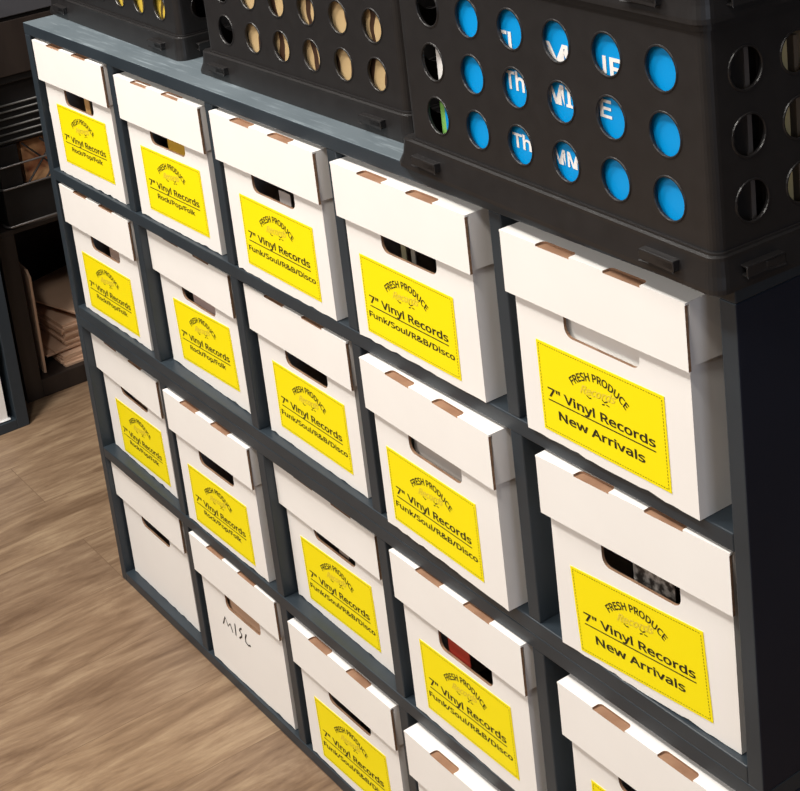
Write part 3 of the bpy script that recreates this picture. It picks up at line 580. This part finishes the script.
for n_, ((r, c), (bp_, lab)) in enumerate(BOX.items()):
    dx, dy, rot, dz = bp_
    room = (DIV[c]-DIV[c-1]-T)/2-G[0]/2-0.003           # free play either side of the lid
    swing = -math.sin(rot)*(BD/S+0.03)
    dx = min(max(dx, -room-min(0, swing)), room-max(0, swing))
    u = empty('record_box', W(divs_mid(c)+dx, dy, ZB[r])+Vector((0, 0, 0.0006)), rot, BOXLABEL[(r, c)], 'box', 'white record boxes in the shelf')
    BOXROOT[(r, c)] = u
    BASEOF[(r, c)] = link('base', BASES[n_ % 5], u)
    lo_ = link('lid', LIDME, u, (0, 0, dz*S))
    link('tab_flap', TABME, lo_)['label'] = 'brown inner flap behind the lid notches'
    if lab is None and (r, c) in ((3, 5), (4, 4)): lab = (-0.01, 0.2, 0.01)
    if lab:
        l = link('label', LABELS[KIND[(r, c)]], u, (lab[0]*S, -0.0006, lab[1]*S)); l.rotation_euler = (0, -lab[2], 0)
        l['label'] = 'yellow paper label with black print'
# particular details
b = bmesh.new()
for st in MISC: strip(b, [(x*S, z*S) for x, z in st], 0.0025, -0.0005, 0)
part('handwriting', b, [MARKER], BASEOF[(4, 2)], keep=True)['label'] = 'MISC written in black marker'
b = bmesh.new(); box(b, -0.30*S, 0.20*S, CT+0.004, CT+0.006, 0.30*S, 0.56*S)
part('inner_flap', b, [WHITE], BASEOF[(1, 5)])
b = bmesh.new(); box(b, -0.17*S, 0.195*S, CT+0.004, CT+0.006, 0.30*S, 0.485*S)
part('inner_flap', b, [KRAFTSHEET], BASEOF[(4, 2)])['label'] = 'tan cardboard flap'
b = bmesh.new(); box(b, -WB/2-0.012, -WB/2+0.001, 0.004, 0.0055, 0.315*S, 0.350*S)
part('tape_tab', b, [WHITE], BASEOF[(1, 1)])

for k_ in ((1, 5), (2, 4)):
    b = bmesh.new(); box(b, -WB/2-0.0045, -WB/2+0.0005, 0.0045, 0.0075, 0.002, HT-HL+0.004)
    part('edge_flap', b, [KRAFT], BASEOF[k_])['label'] = 'raw brown board edge'

# cards and sleeves that show through the hand holes
CM = {}
def cmat(name, col):
    if name not in CM: CM[name] = mat(name, col, 0.5, 0.3)
    return CM[name]
CARDS = [  # box, u0, u1, depth, height, lean, material name, colour, description
 ((1, 1), 0.06, 0.12, 0.014, 0.50, 'tan_card', (0.55, 0.33, 0.13), 'narrow tan card inside the top left record box'),
 ((1, 2), 0.01, 0.30, 0.010, 0.53, 'gold_card', (0.62, 0.38, 0.05), 'gold card inside the second box of the top row'),
 ((1, 3), 0.06, 0.15, 0.012, 0.452, 'grey_card', (0.42, 0.38, 0.36), 'grey card low in the hand hole of the middle top box'),
 ((1, 4), -0.03, 0.00, 0.014, 0.53, 'olive_card', (0.23, 0.21, 0.13), 'olive record sleeve edge, leftmost of two in the fourth top row box'),
 ((1, 4), 0.03, 0.055, 0.016, 0.53, 'grey_olive_card', (0.25, 0.23, 0.19), 'grey olive record sleeve edge beside the olive one in the fourth top row box'),
 ((2, 1), 0.05, 0.20, 0.012, 0.51, 'dusty_pink_card', (0.40, 0.29, 0.24), 'dusty pink card inside the far left second row box'),
 ((2, 2), -0.05, 0.22, 0.010, 0.50, 'pink_grey_card', (0.46, 0.35, 0.33), 'pinkish grey card inside the box with the tilted label'),
 ((2, 4), -0.12, 0.22, 0.012, 0.51, 'pale_grey_card', (0.50, 0.46, 0.43), 'pale grey card inside the box left of the lower New Arrivals box'),
 ((2, 5), 0.00, 0.18, 0.016, 0.49, 'speckled_card', (0.14, 0.12, 0.11), 'dark speckled card inside the askew New Arrivals box'),
 ((3, 3), 0.05, 0.13, 0.012, 0.448, 'buff_card', (0.42, 0.33, 0.28), 'buff card low in the hand hole of the middle third row box'),
 ((3, 4), -0.09, 0.05, 0.012, 0.50, 'red_card', (0.42, 0.05, 0.03), 'red card inside the fourth box of the third row'),
 ((3, 1), -0.02, 0.18, 0.014, 0.455, 'brown_card', (0.22, 0.13, 0.09), 'brown card inside the third row box at far left'),
]
for (key, u0, u1, d, h, mn, colr, lb) in CARDS:
    u = BOXROOT[key]
    b = bmesh.new(); box(b, (u0-u1)/2*S, (u1-u0)/2*S, 0, 0.0012, 0, h*S-CT-0.0005)
    m = cmat(mn, colr)
    if mn == 'speckled_card' and not m.get('done'):
        m = noise_mat('speckled_print', (0.03, 0.025, 0.022), (0.40, 0.37, 0.34), 90, 0.4, 0.4, (1, 1, 1), 0.45, 0.62)
    o = part('card', b, [m])
    M = Matrix.Translation(u.location) @ Matrix.Rotation(u.rotation_euler.z, 4, 'Z')
    o.matrix_world = M @ Matrix.Translation(((u0+u1)/2*S-0.055*S, CT+0.0015+d*0.35, CT+0.0005))
    tag(o, lb, 'card', 'cards inside the record boxes')

# ---------------------------------------------------------------- black plastic crates
CU0, CU1 = -1.335*S, 0.176*S            # body left and right of the last hole column
CD = 1.20*S; CH = 0.757*S; CZ = 0.104*S
HX, HZ, HZ0, HR = 0.2283*S, 0.1875*S, 0.2293*S, 0.066*S
WT = 0.003
def crate(loc, rz, label):
    u = empty('crate', loc, rz, label, 'crate', 'black plastic crates on the shelf')
    bm = bmesh.new(); rc = 0.010
    # front and back walls, three rows of six holes
    fh = [circle(-(5-i)*HX, HZ0+j*HZ, HR) for i in range(6) for j in range(3)]
    for yy, sgn in ((0, 1), (CD-WT, 1)):
        slab([(CU0+rc, CZ), (CU1-rc, CZ), (CU1-rc, CH), (CU0+rc, CH)], fh, WT, lambda a, b, d, yy=yy: Vector((a, yy+d, b)), 0, 0, 0, bm)
    sh = [circle(0.140*S+i*0.188*S, HZ0+j*HZ, HR*0.93) for i in range(6) for j in range(3)]
    for xx in (CU0, CU1-WT):
        slab([(rc, CZ), (CD-rc, CZ), (CD-rc, CH), (rc, CH)], sh, WT, lambda a, b, d, xx=xx: Vector((xx+d, a, b)), 0, 0, 0, bm)
    # rounded corner posts
    for cx, cy, a0 in ((CU1-rc, rc, -90), (CU1-rc, CD-rc, 0), (CU0+rc, CD-rc, 90), (CU0+rc, rc, 180)):
        o_ = []; i_ = []
        for k in range(7):
            a = math.radians(a0+90*k/6); o_.append((cx+rc*math.cos(a), cy+rc*math.sin(a))); i_.append((cx+(rc-WT)*math.cos(a), cy+(rc-WT)*math.sin(a)))
        poly = o_+i_[::-1]
        A = [bm.verts.new((a, b, CZ)) for a, b in poly]; B_ = [bm.verts.new((a, b, CH)) for a, b in poly]
        for k in range(len(poly)):
            j = (k+1) % len(poly); bm.faces.new((A[k], A[j], B_[j], B_[k]))
        for k in range(6):
            q = len(poly)-1
            bm.faces.new((B_[k], B_[k+1], B_[q-k-1], B_[q-k]))
    box(bm, CU0+WT, CU1-WT, WT, CD-WT, CZ-0.004, CZ)                       # floor
    # glossy bead round every hole of the two walls in view
    bd_ = bm; nf = len(bm.faces)
    def bead(cen, ax, ay, r):
        n, k2 = 28, 6; rows = []
        az = ax.cross(ay)
        for i in range(n):
            a = 2*math.pi*i/n; d = ax*math.cos(a)+ay*math.sin(a)
            rows.append([bd_.verts.new(cen+d*(r+0.0010*math.cos(2*math.pi*k/k2))+az*0.0010*math.sin(2*math.pi*k/k2)) for k in range(k2)])
        for i in range(n):
            j = (i+1) % n
            for k in range(k2): bd_.faces.new((rows[i][k], rows[j][k], rows[j][(k+1) % k2], rows[i][(k+1) % k2]))
    for i in range(6):
        for j in range(3):
            bead(Vector((-(5-i)*HX, 0.0, HZ0+j*HZ)), Vector((1, 0, 0)), Vector((0, 0, 1)), HR-0.0002)
            bead(Vector((CU1, 0.140*S+i*0.188*S, HZ0+j*HZ)), Vector((0, 1, 0)), Vector((0, 0, 1)), HR*0.93-0.0002)
    body = part('body', bm, [PLASTIC], u, keep=False)
    # skirt: a ledge, then a flared foot that reaches out to the left
    bm = bmesh.new()
    g = 0.004
    Ls = rrect(CU0-0.085*S, CU1+0.006, -0.007, CD+0.006, 0.013)
    Lu = rrect(CU0-0.060*S, CU1+0.005, -0.006, CD+0.005, 0.013)
    Lt = rrect(CU0-0.050*S, CU1+0.004, -0.005, CD+0.004, 0.012)
    Ll = rrect(CU0-0.002, CU1+0.002, -0.0025, CD+0.002, 0.011)
    Li = rrect(CU0+WT, CU1-WT, WT, CD-WT, 0.006)
    ring(bm, None, [(Li, 0.0), (Ls, 0.0), (Ls, 0.004), (Lu, 0.014), (Lt, CZ-0.003), (Lt, CZ), (Ll, CZ+0.0012), (Ll, CZ+0.003), (Li, CZ+0.003), (Li, 0.0)])
    rim = part('base_rim', bm, [PLASTIC], u)
    # top lip
    bm = bmesh.new(); Lo = rrect(CU0-0.003, CU1+0.003, -0.003, CD+0.003, 0.012)
    ring(bm, None, [(Li, CH-0.006), (Lo, CH-0.006), (Lo, CH-0.001), (Ll, CH), (Li, CH), (Li, CH-0.006)])
    part('top_lip', bm, [PLASTIC], u)
    # latches: small open-ended sleeves on the skirt
    for cx, cy, ax in ((CU0+0.13*S, -0.006, 0), (CU1-0.20*S, -0.006, 0), (CU1+0.005, 0.14*S, 1), (CU1+0.005, CD-0.2*S, 1)):
        b = bmesh.new(); L_, dp, hh, w_ = 0.040, 0.0065, 0.012, 0.0018
        z0 = 0.010
        def lb(u0, u1, v0, v1, a0, a1):
            if ax == 0: box(b, u0, u1, v0, v1, z0+a0, z0+a1)
            else: box(b, -v1, -v0, u0, u1, z0+a0, z0+a1)
        lb(-L_/2, L_/2, -dp, -dp+w_, 0, hh-0.004); lb(-L_/2, L_/2, -dp, 0.0015, hh-0.004, hh-0.0025); lb(-L_/2, L_/2, -dp, 0.0015, 0, w_)
        lb(0.0, L_/2, -dp, 0.0015, w_, hh-0.004)
        part('latch', b, [PLASTIC], rim, (cx, cy, 0), bevel=0.0008)
    return u
CA = crate(W(4.8718, -0.0681, 0), -0.046, 'black plastic crate with round holes and a bright blue sleeve inside, nearest on the shelf')
def copy_tree(o, parent=None):
    c = o.copy(); COL.objects.link(c)
    if parent is not None:
        c.parent = parent
    for ch in list(o.children): copy_tree(ch, c)
    return c
def crate_copy(loc, rz, label):
    c = copy_tree(CA); c.location = loc; c.rotation_euler = (0, 0, rz); c['label'] = label; return c
CB = crate_copy(W(3.1399, 0.1428, 0), 0.0041, 'black plastic crate with round holes and tan brush-line sleeve inside, middle of the shelf top')
CC = crate_copy(W(1.3055, 0.171, 0), -0.024, 'black plastic crate with yellow print inside, at the left end of the shelf top')
CT2 = crate_copy(W(4.8718, -0.0681, 0.757), -0.046, 'empty black crate stacked on top of the crate holding the blue sleeve')

def in_crate(c, name, u0, u1, v, z1, th, mats, label, cat='record sleeve', group=None, z0=None, build=None):
    b = bmesh.new(); zf = CZ+0.0006
    hw = (u1-u0)/2*S
    box(b, -hw, hw, 0, th, 0, z1*S-zf)
    if build: build(b)
    o = part(name, b, mats, keep=True)
    bm2 = bmesh.new(); bm2.from_mesh(o.data)
    bm2.to_mesh(o.data); bm2.free()
    rz = c.rotation_euler.z
    o.matrix_world = Matrix.Translation(c.location) @ Matrix.Rotation(rz, 4, 'Z') @ Matrix.Translation(((u0+u1)/2*S, v*S, zf))
    return tag(o, label, cat, group)
# the blue sleeve and its white lettering
U0, U1, VS = -1.07, 0.130, 0.018
uc = (U0+U1)/2; zf_ = (CZ+0.0006)/S
blue = in_crate(CA, 'record_sleeve', U0, U1, VS, 0.735, 0.003, [BLUE], 'bright blue sleeve with white block letters behind the holes of the nearest crate')
def frag(txt, u0, u1, ztop, cap):
    b = bmesh.new(); hu = (u1-u0)/2*S
    put_text(b, txt, -hu, hu, -cap*S/2, cap*S, 0.0, 0)
    part('lettering', b, [LETTER], blue, ((((u0+u1)/2)-uc)*S, -0.0004, (ztop-cap/2-zf_)*S), keep=True)
for a_ in FRAGS: frag(*a_)
def two_tone(b):
    hw = (-0.21+1.185)/2*S
    box(b, -hw, hw, -0.0005, 0.0, 0.0, 0.20*S, 1); box(b, -hw+0.028*S, hw, -0.0008, -0.0004, 0.0, 0.20*S, 2)
sl2 = in_crate(CA, 'record_sleeve', -1.172, -0.21, 0.036, 0.50, 0.003, [LETTER, GREEN, BLUE], 'white sleeve with a green and blue lower part, left of the blue sleeve', build=two_tone)
VCOL = [(0.075, (0.34, 0.28, 0.22)), (0.095, (0.24, 0.19, 0.15)), (0.155, (0.09, 0.08, 0.075)), (0.215, (0.05, 0.045, 0.045)), (0.262, (0.30, 0.25, 0.16)), (0.285, (0.42, 0.36, 0.18)), (0.312, (0.46, 0.38, 0.20)),
        (0.345, (0.13, 0.10, 0.07)), (0.375, (0.45, 0.36, 0.24)), (0.44, (0.10, 0.09, 0.08)), (0.49, (0.34, 0.28, 0.2)), (0.54, (0.05, 0.05, 0.05)), (0.6, (0.4, 0.28, 0.18))]
for i, (v, c_) in enumerate(VCOL):
    in_crate(CA, 'record_sleeve', -1.05, 0.140+0.008*((i*7) % 3), v, 0.70-0.02*((i*5) % 4), 0.0045, [cmat('sleeve_print_%d' % i, c_)],
             'record sleeve standing behind the blue sleeve, seen edge-on through the crate side', group='sleeves behind the blue sleeve')
def shared_sleeves(c, m, lb, cols, grp):
    in_crate(c, 'record_sleeve', -1.06, 0.12, 0.022, 0.69, 0.003, [m], lb)
    for i, c_ in enumerate(cols):
        in_crate(c, 'record_sleeve', -1.06, 0.08, 0.13+0.07*i, 0.68, 0.004, [cmat('back_sleeve_%s_%d' % (grp[:3], i), c_)], 'dark sleeve standing '+grp, group='sleeves '+grp)
shared_sleeves(CB, TAN, 'tan sleeve with dark brush lines behind the holes of the middle crate', [(0.1, 0.07, 0.05), (0.06, 0.05, 0.05)], 'behind the tan brush-line sleeve')
shared_sleeves(CC, GOLD, 'yellow printed sleeve behind the holes of the left end crate', [(0.1, 0.05, 0.03), (0.05, 0.04, 0.03)], 'behind the yellow printed sleeve')

# ---------------------------------------------------------------- furniture along the left wall
# slate blue shelf end at the frame's left edge
nb = W(-2.9, -0.6, ZBOT)
ns = empty('shelf_unit', nb, 0, 'slate blue shelf post at the left edge of the photo, white box inside', 'shelf')
def nbx(name, x0, x1, y0, y1, z0, z1, m=NAVY, parent=ns, base=nb, bev=0.0012, fn=W):
    b = bmesh.new(); a = fn(x0, y0, z0)-base; c = fn(x1, y1, z1)-base
    box(b, a.x, c.x, a.y, c.y, a.z, c.z)
    return part(name, b, [m], parent, bevel=bev)
FX = -2.27; NB = -3.95
nbx('side_panel', NB, FX, 0.262, 0.35, ZBOT, -0.2); nbx('side_panel', NB, FX, -1.7, -1.612, ZBOT, -0.2)
nbx('bottom_board', NB, FX, -1.612, 0.262, ZBOT, ZBOT+0.075)
nbx('middle_board', NB, FX, -1.612, 0.262, -2.42, -2.34); nbx('middle_board', NB, FX, -1.612, 0.262, -1.42, -1.34); nbx('top_board', NB, FX, -1.612, 0.262, -0.28, -0.2)
nbx('divider', NB, FX-0.003, -0.72, -0.64, ZBOT+0.075, -2.42); nbx('back_panel', NB-0.02, NB, -1.7, 0.35, ZBOT, -0.2)
bb = empty('record_box', W(FX-0.035, -0.185, ZBOT+0.075)+Vector((0, 0, 0.0006)), math.pi/2, 'white box just inside the frame at the lower left, in the slate blue shelf', 'box')
link('base', BASES[1], bb); lo_ = link('lid', LIDME, bb); link('tab_flap', TABME, lo_)
# crumpled clear wrap by the post
b = bmesh.new()
rows = []
for i in range(7):
    rows.append([b.verts.new((0.012*i/6*1.6, 0.018*j, 0.0022+0.0045*random.random()*(0.3+abs(math.sin(i*1.3+j))))) for j in range(5)])
for i in range(6):
    for j in range(4): b.faces.new((rows[i][j], rows[i+1][j], rows[i+1][j+1], rows[i][j+1]))
wr = part('plastic_wrap', b, [mat('silvery_plastic_film', (0.75, 0.76, 0.77), 0.18, 0.8, 0.3)], None, W(FX-0.085, -0.03, ZBOT+0.075))
md = wr.modifiers.new('thickness', 'SOLIDIFY'); md.thickness = 0.0006
tag(wr, 'crumpled silvery plastic film at the foot of the left shelf post', 'wrap')

# dark brown display rack
def WU(x, y, z): return W(x-0.26, y*1.0254+0.0746, z*1.0254-0.0475)      # everything above the open bay stands a little further back
rb = W(-3.2, 1.0, ZBOT)
rk = empty('display_rack', rb, 0, 'dark brown display rack with open lower bay of cardboard, left of the shelf', 'rack')
def rbx(name, x0, x1, y0, y1, z0, z1, m=RACK, bev=0.0012): return nbx(name, x0, x1, y0, y1, z0, z1, m, rk, rb, bev)
RF = -2.59; RB = -3.95; RY1_ = 1.95
rbx('side_panel', RB, RF, 0.47, 0.60, ZBOT, -2.0881); rbx('side_panel', RB, RF, RY1_-0.13, RY1_, ZBOT, -2.0881)
rbx('plinth', RB, RF, 0.60, RY1_-0.13, ZBOT, ZBOT+0.14)
rbx('back_panel', RB-0.02, RB, 0.47, RY1_, ZBOT, -2.0881)
nbx('shelf_board', RB+0.26, -2.33, 0.386, 1.829, -1.99, -1.955, RACK, rk, rb, 0.0012, WU)
b = bmesh.new(); tube(b, [WU(-2.42, 0.475, -1.930)-rb, WU(-2.335, 0.475, -1.930)-rb, WU(-2.31, 0.50, -1.930)-rb, WU(-2.31, 1.829, -1.930)-rb], 0.0026)
part('front_rail', b, [STEEL], rk, smooth=True)['label'] = 'steel rail along the shelf edge'
# cardboard in the lower bay
zdeck = ZBOT+0.14
def sheet(name, cx, cy, z, sx, sy, rz, th, label, tilt=0.0):
    b = bmesh.new(); box(b, -sx/2*S, sx/2*S, -sy/2*S, sy/2*S, 0, th)
    o = part(name, b, [KRAFTSHEET], None, None)
    o.location = W(cx, cy, z); o.rotation_euler = (0, tilt, rz)
    return tag(o, label, 'cardboard', 'cardboard sheets in the rack')
z = zdeck+0.0015
spec = [(-3.15, 1.24, 1.0, 0.86, 0.02), (-3.13, 1.27, 0.98, 0.84, -0.05), (-3.17, 1.25, 1.0, 0.84, 0.07), (-3.12, 1.29, 0.98, 0.80, 0.0), (-3.18, 1.26, 1.0, 0.86, -0.03), (-3.14, 1.27, 0.96, 0.80, 0.05)]
zz = zdeck+0.001
for i, (cx, cy, sx, sy, rz) in enumerate(spec):
    sheet('cardboard_sheet', cx+0.02*i*(-1) , cy-0.02*i, zz, sx, sy, rz, 0.0045, 'brown cardboard sheet lying in the flat pile at the bottom of the rack')
    zz += 0.0048/S
blk = empty('cardboard_stack', W(-3.22, 1.27, zz+0.002), 0.04, 'folded brown cardboard cartons lying on the flat pile in the rack', 'cardboard')
for i in range(9):
    b = bmesh.new(); ox = 0.012*math.sin(i*2.1); oy = 0.012*math.cos(i*1.7)
    box(b, -0.48*S+ox*S, 0.44*S+ox*S, (-0.40+oy)*S, 0.40*S, i*0.0052, i*0.0052+0.0048)
    part('flat_carton', b, [KRAFTSHEET], blk)
tp = sheet('cardboard_sheet', -3.16, 1.25, zz+9*0.0052/S+0.075, 0.86, 0.72, 0.30, 0.004, 'creased brown cardboard sheet tilted on top of the carton stack', 0.03)
# leaning sheet near the left panel
b = bmesh.new()
pts = [(-0.52*S, 0.0), (0.50*S, 0.0), (0.50*S, 0.76*S), (0.44*S, 0.80*S), (-0.52*S, 0.80*S)]
slab(pts, [], 0.005, lambda a, b_, d: Vector((a, d, b_)), 0, 0, 0, b)
ls = part('cardboard_sheet', b, [KRAFTSHEET], None, W(-3.17, 0.70, zdeck+0.004)); ls.rotation_euler = (math.radians(-1.0), 0, math.radians(-4.5))
tag(ls, 'tall brown cardboard sheet standing upright against the rack side', 'cardboard')

# lattice crate on the rack shelf
lc = empty('lattice_crate', WU(-2.95, 1.2, -1.9545), 0, 'black crate with diamond lattice front and copper sleeves inside, on the dark rack', 'crate')
lb_ = WU(-2.95, 1.2, -1.9545)
def lbx(name, x0, x1, y0, y1, z0, z1, m=PLASTIC): return nbx(name, x0, x1, y0, y1, z0, z1, m, lc, lb_, 0.001, WU)
lbx('lower_panel', -2.37, -2.35, 0.50, 1.9, -1.954, -1.67); lbx('side_panel', -3.4, -2.37, 0.50, 0.52, -1.954, -1.365); lbx('side_panel', -3.4, -2.37, 1.88, 1.9, -1.954, -1.365)
lbx('back_panel', -3.42, -3.4, 0.50, 1.9, -1.954, -1.365); lbx('bottom', -3.4, -2.37, 0.52, 1.88, -1.954, -1.93)
lbx('corner_panel', -2.37, -2.35, 0.50, 0.655, -1.67, -1.365)
b = bmesh.new(); box(b, 0.0, 0.002, -0.012, 0.012, -0.008, 0.008)
for zc in (-1.665, -1.505):
    b2 = bmesh.new(); tube(b2, [WU(-2.46, 0.485, zc)-lb_, WU(-2.36, 0.485, zc)-lb_, WU(-2.335, 0.51, zc)-lb_, WU(-2.335, 1.9, zc)-lb_], 0.0022)
    part('rim_rail', b2, [STEEL], lc, smooth=True)['label'] = 'shiny rim rail'
b.free()
b2 = bmesh.new()
y = 0.56
while y < 1.85:
    for sgn in (1, -1):
        ya, yb2 = (y, y+0.27)
        za, zb2 = (-1.67, -1.376) if sgn > 0 else (-1.376, -1.67)
        if ya > 0.60: tube(b2, [WU(-2.36, ya, za)-lb_, WU(-2.36, yb2, zb2)-lb_], 0.0022, 6)
    y += 0.135
part('lattice', b2, [PLASTIC], lc)
for i in range(6):
    b2 = bmesh.new(); box(b2, 0, 0.004, -0.14, 0.14, 0, 0.153-0.008*(i % 2))
    o = part('record_sleeve', b2, [noise_mat('copper_print_%d' % i, (0.30, 0.10, 0.05), (0.62, 0.34, 0.17), 22, 0.35, 0.4, (1, 1, 1), 0.4, 0.6)], None, WU(-2.44-0.07*i, 1.20, -1.925)); o.rotation_euler = (0, -0.05, 0)
    tag(o, 'copper patterned sleeve standing behind the diamond lattice of the crate', 'record sleeve', 'copper sleeves in the lattice crate')

# slatted crate above
sb = WU(-2.95, 1.2, -1.358)
sc_ = empty('slatted_crate', sb, 0, 'black crate with grey front rails stacked on the lattice crate', 'crate')
def sbx(name, x0, x1, y0, y1, z0, z1, m=PLASTIC): return nbx(name, x0, x1, y0, y1, z0, z1, m, sc_, sb, 0.001, WU)
sbx('bottom', -3.4, -2.36, 0.50, 1.9, -1.358, -1.34); sbx('side_panel', -3.4, -2.37, 0.50, 0.52, -1.34, -0.93); sbx('side_panel', -3.4, -2.37, 1.88, 1.9, -1.34, -0.93)
sbx('back_panel', -3.42, -3.4, 0.50, 1.9, -1.358, -0.93)
sbx('front_panel', -2.40, -2.37, 0.52, 1.88, -1.34, -0.93)
for zc in (-1.083, -1.128, -1.178, -1.235, -1.285, -1.335):
    b2 = bmesh.new(); tube(b2, [WU(-2.355, 0.50, zc)-sb, WU(-2.355, 1.9, zc)-sb], 0.0021, 8); part('rail', b2, [mat('grey_plastic', (0.09, 0.087, 0.083), 0.4)] if 'grey_plastic' not in D.materials else [D.materials['grey_plastic']], sc_, smooth=True)
# black drawer case on top
db = WU(-2.95, 1.2, -0.929)
dc = empty('storage_case', db, 0, 'black storage case with a grey upper front, top of the left stack', 'case')
nbx('case_body', -3.4, -2.33, 0.45, 1.9, -0.929, -0.20, PLASTIC, dc, db, 0.0012, WU)
nbx('front_panel', -2.33, -2.30, 0.45, 1.9, -0.47, -0.20, GREYP, dc, db, 0.0012, WU)
nbx('front_panel', -2.33, -2.31, 0.45, 1.9, -0.875, -0.50, RACK, dc, db, 0.0012, WU)

# ---------------------------------------------------------------- camera
cam = D.cameras.new('camera'); co = D.objects.new('camera', cam); COL.objects.link(co)
Rm = Matrix((CAM_R[0], [-q for q in CAM_R[1]], [-q for q in CAM_R[2]]))
co.matrix_world = Matrix.Translation(W(*CAM_C)) @ Rm.transposed().to_4x4()
cam.sensor_fit = 'HORIZONTAL'; cam.sensor_width = 36; cam.lens = F*36
cam.shift_x = (400-PPX)/800; cam.shift_y = (PPY-395.5)/800
cam.clip_start = 0.05; cam.clip_end = 50
SC.camera = co

# ---------------------------------------------------------------- light
def area(name, loc, sx, sy, power, col, rot=(0, 0, 0)):
    l = D.lights.new(name, 'AREA'); l.shape = 'RECTANGLE'; l.size = sx; l.size_y = sy; l.energy = power; l.color = col
    o = D.objects.new(name, l); COL.objects.link(o); o.location = loc; o.rotation_euler = rot
    return o
for args in LIGHTS: area(*args)
w = D.worlds.new('world'); SC.world = w; w.use_nodes = True
w.node_tree.nodes['Background'].inputs[0].default_value = (0.5, 0.5, 0.5, 1); w.node_tree.nodes['Background'].inputs[1].default_value = 0.1
vs = SC.view_settings
vs.view_transform = 'Standard'; vs.look = 'None'; vs.gamma = 1; vs.use_curve_mapping = False; vs.exposure = EXPOSURE
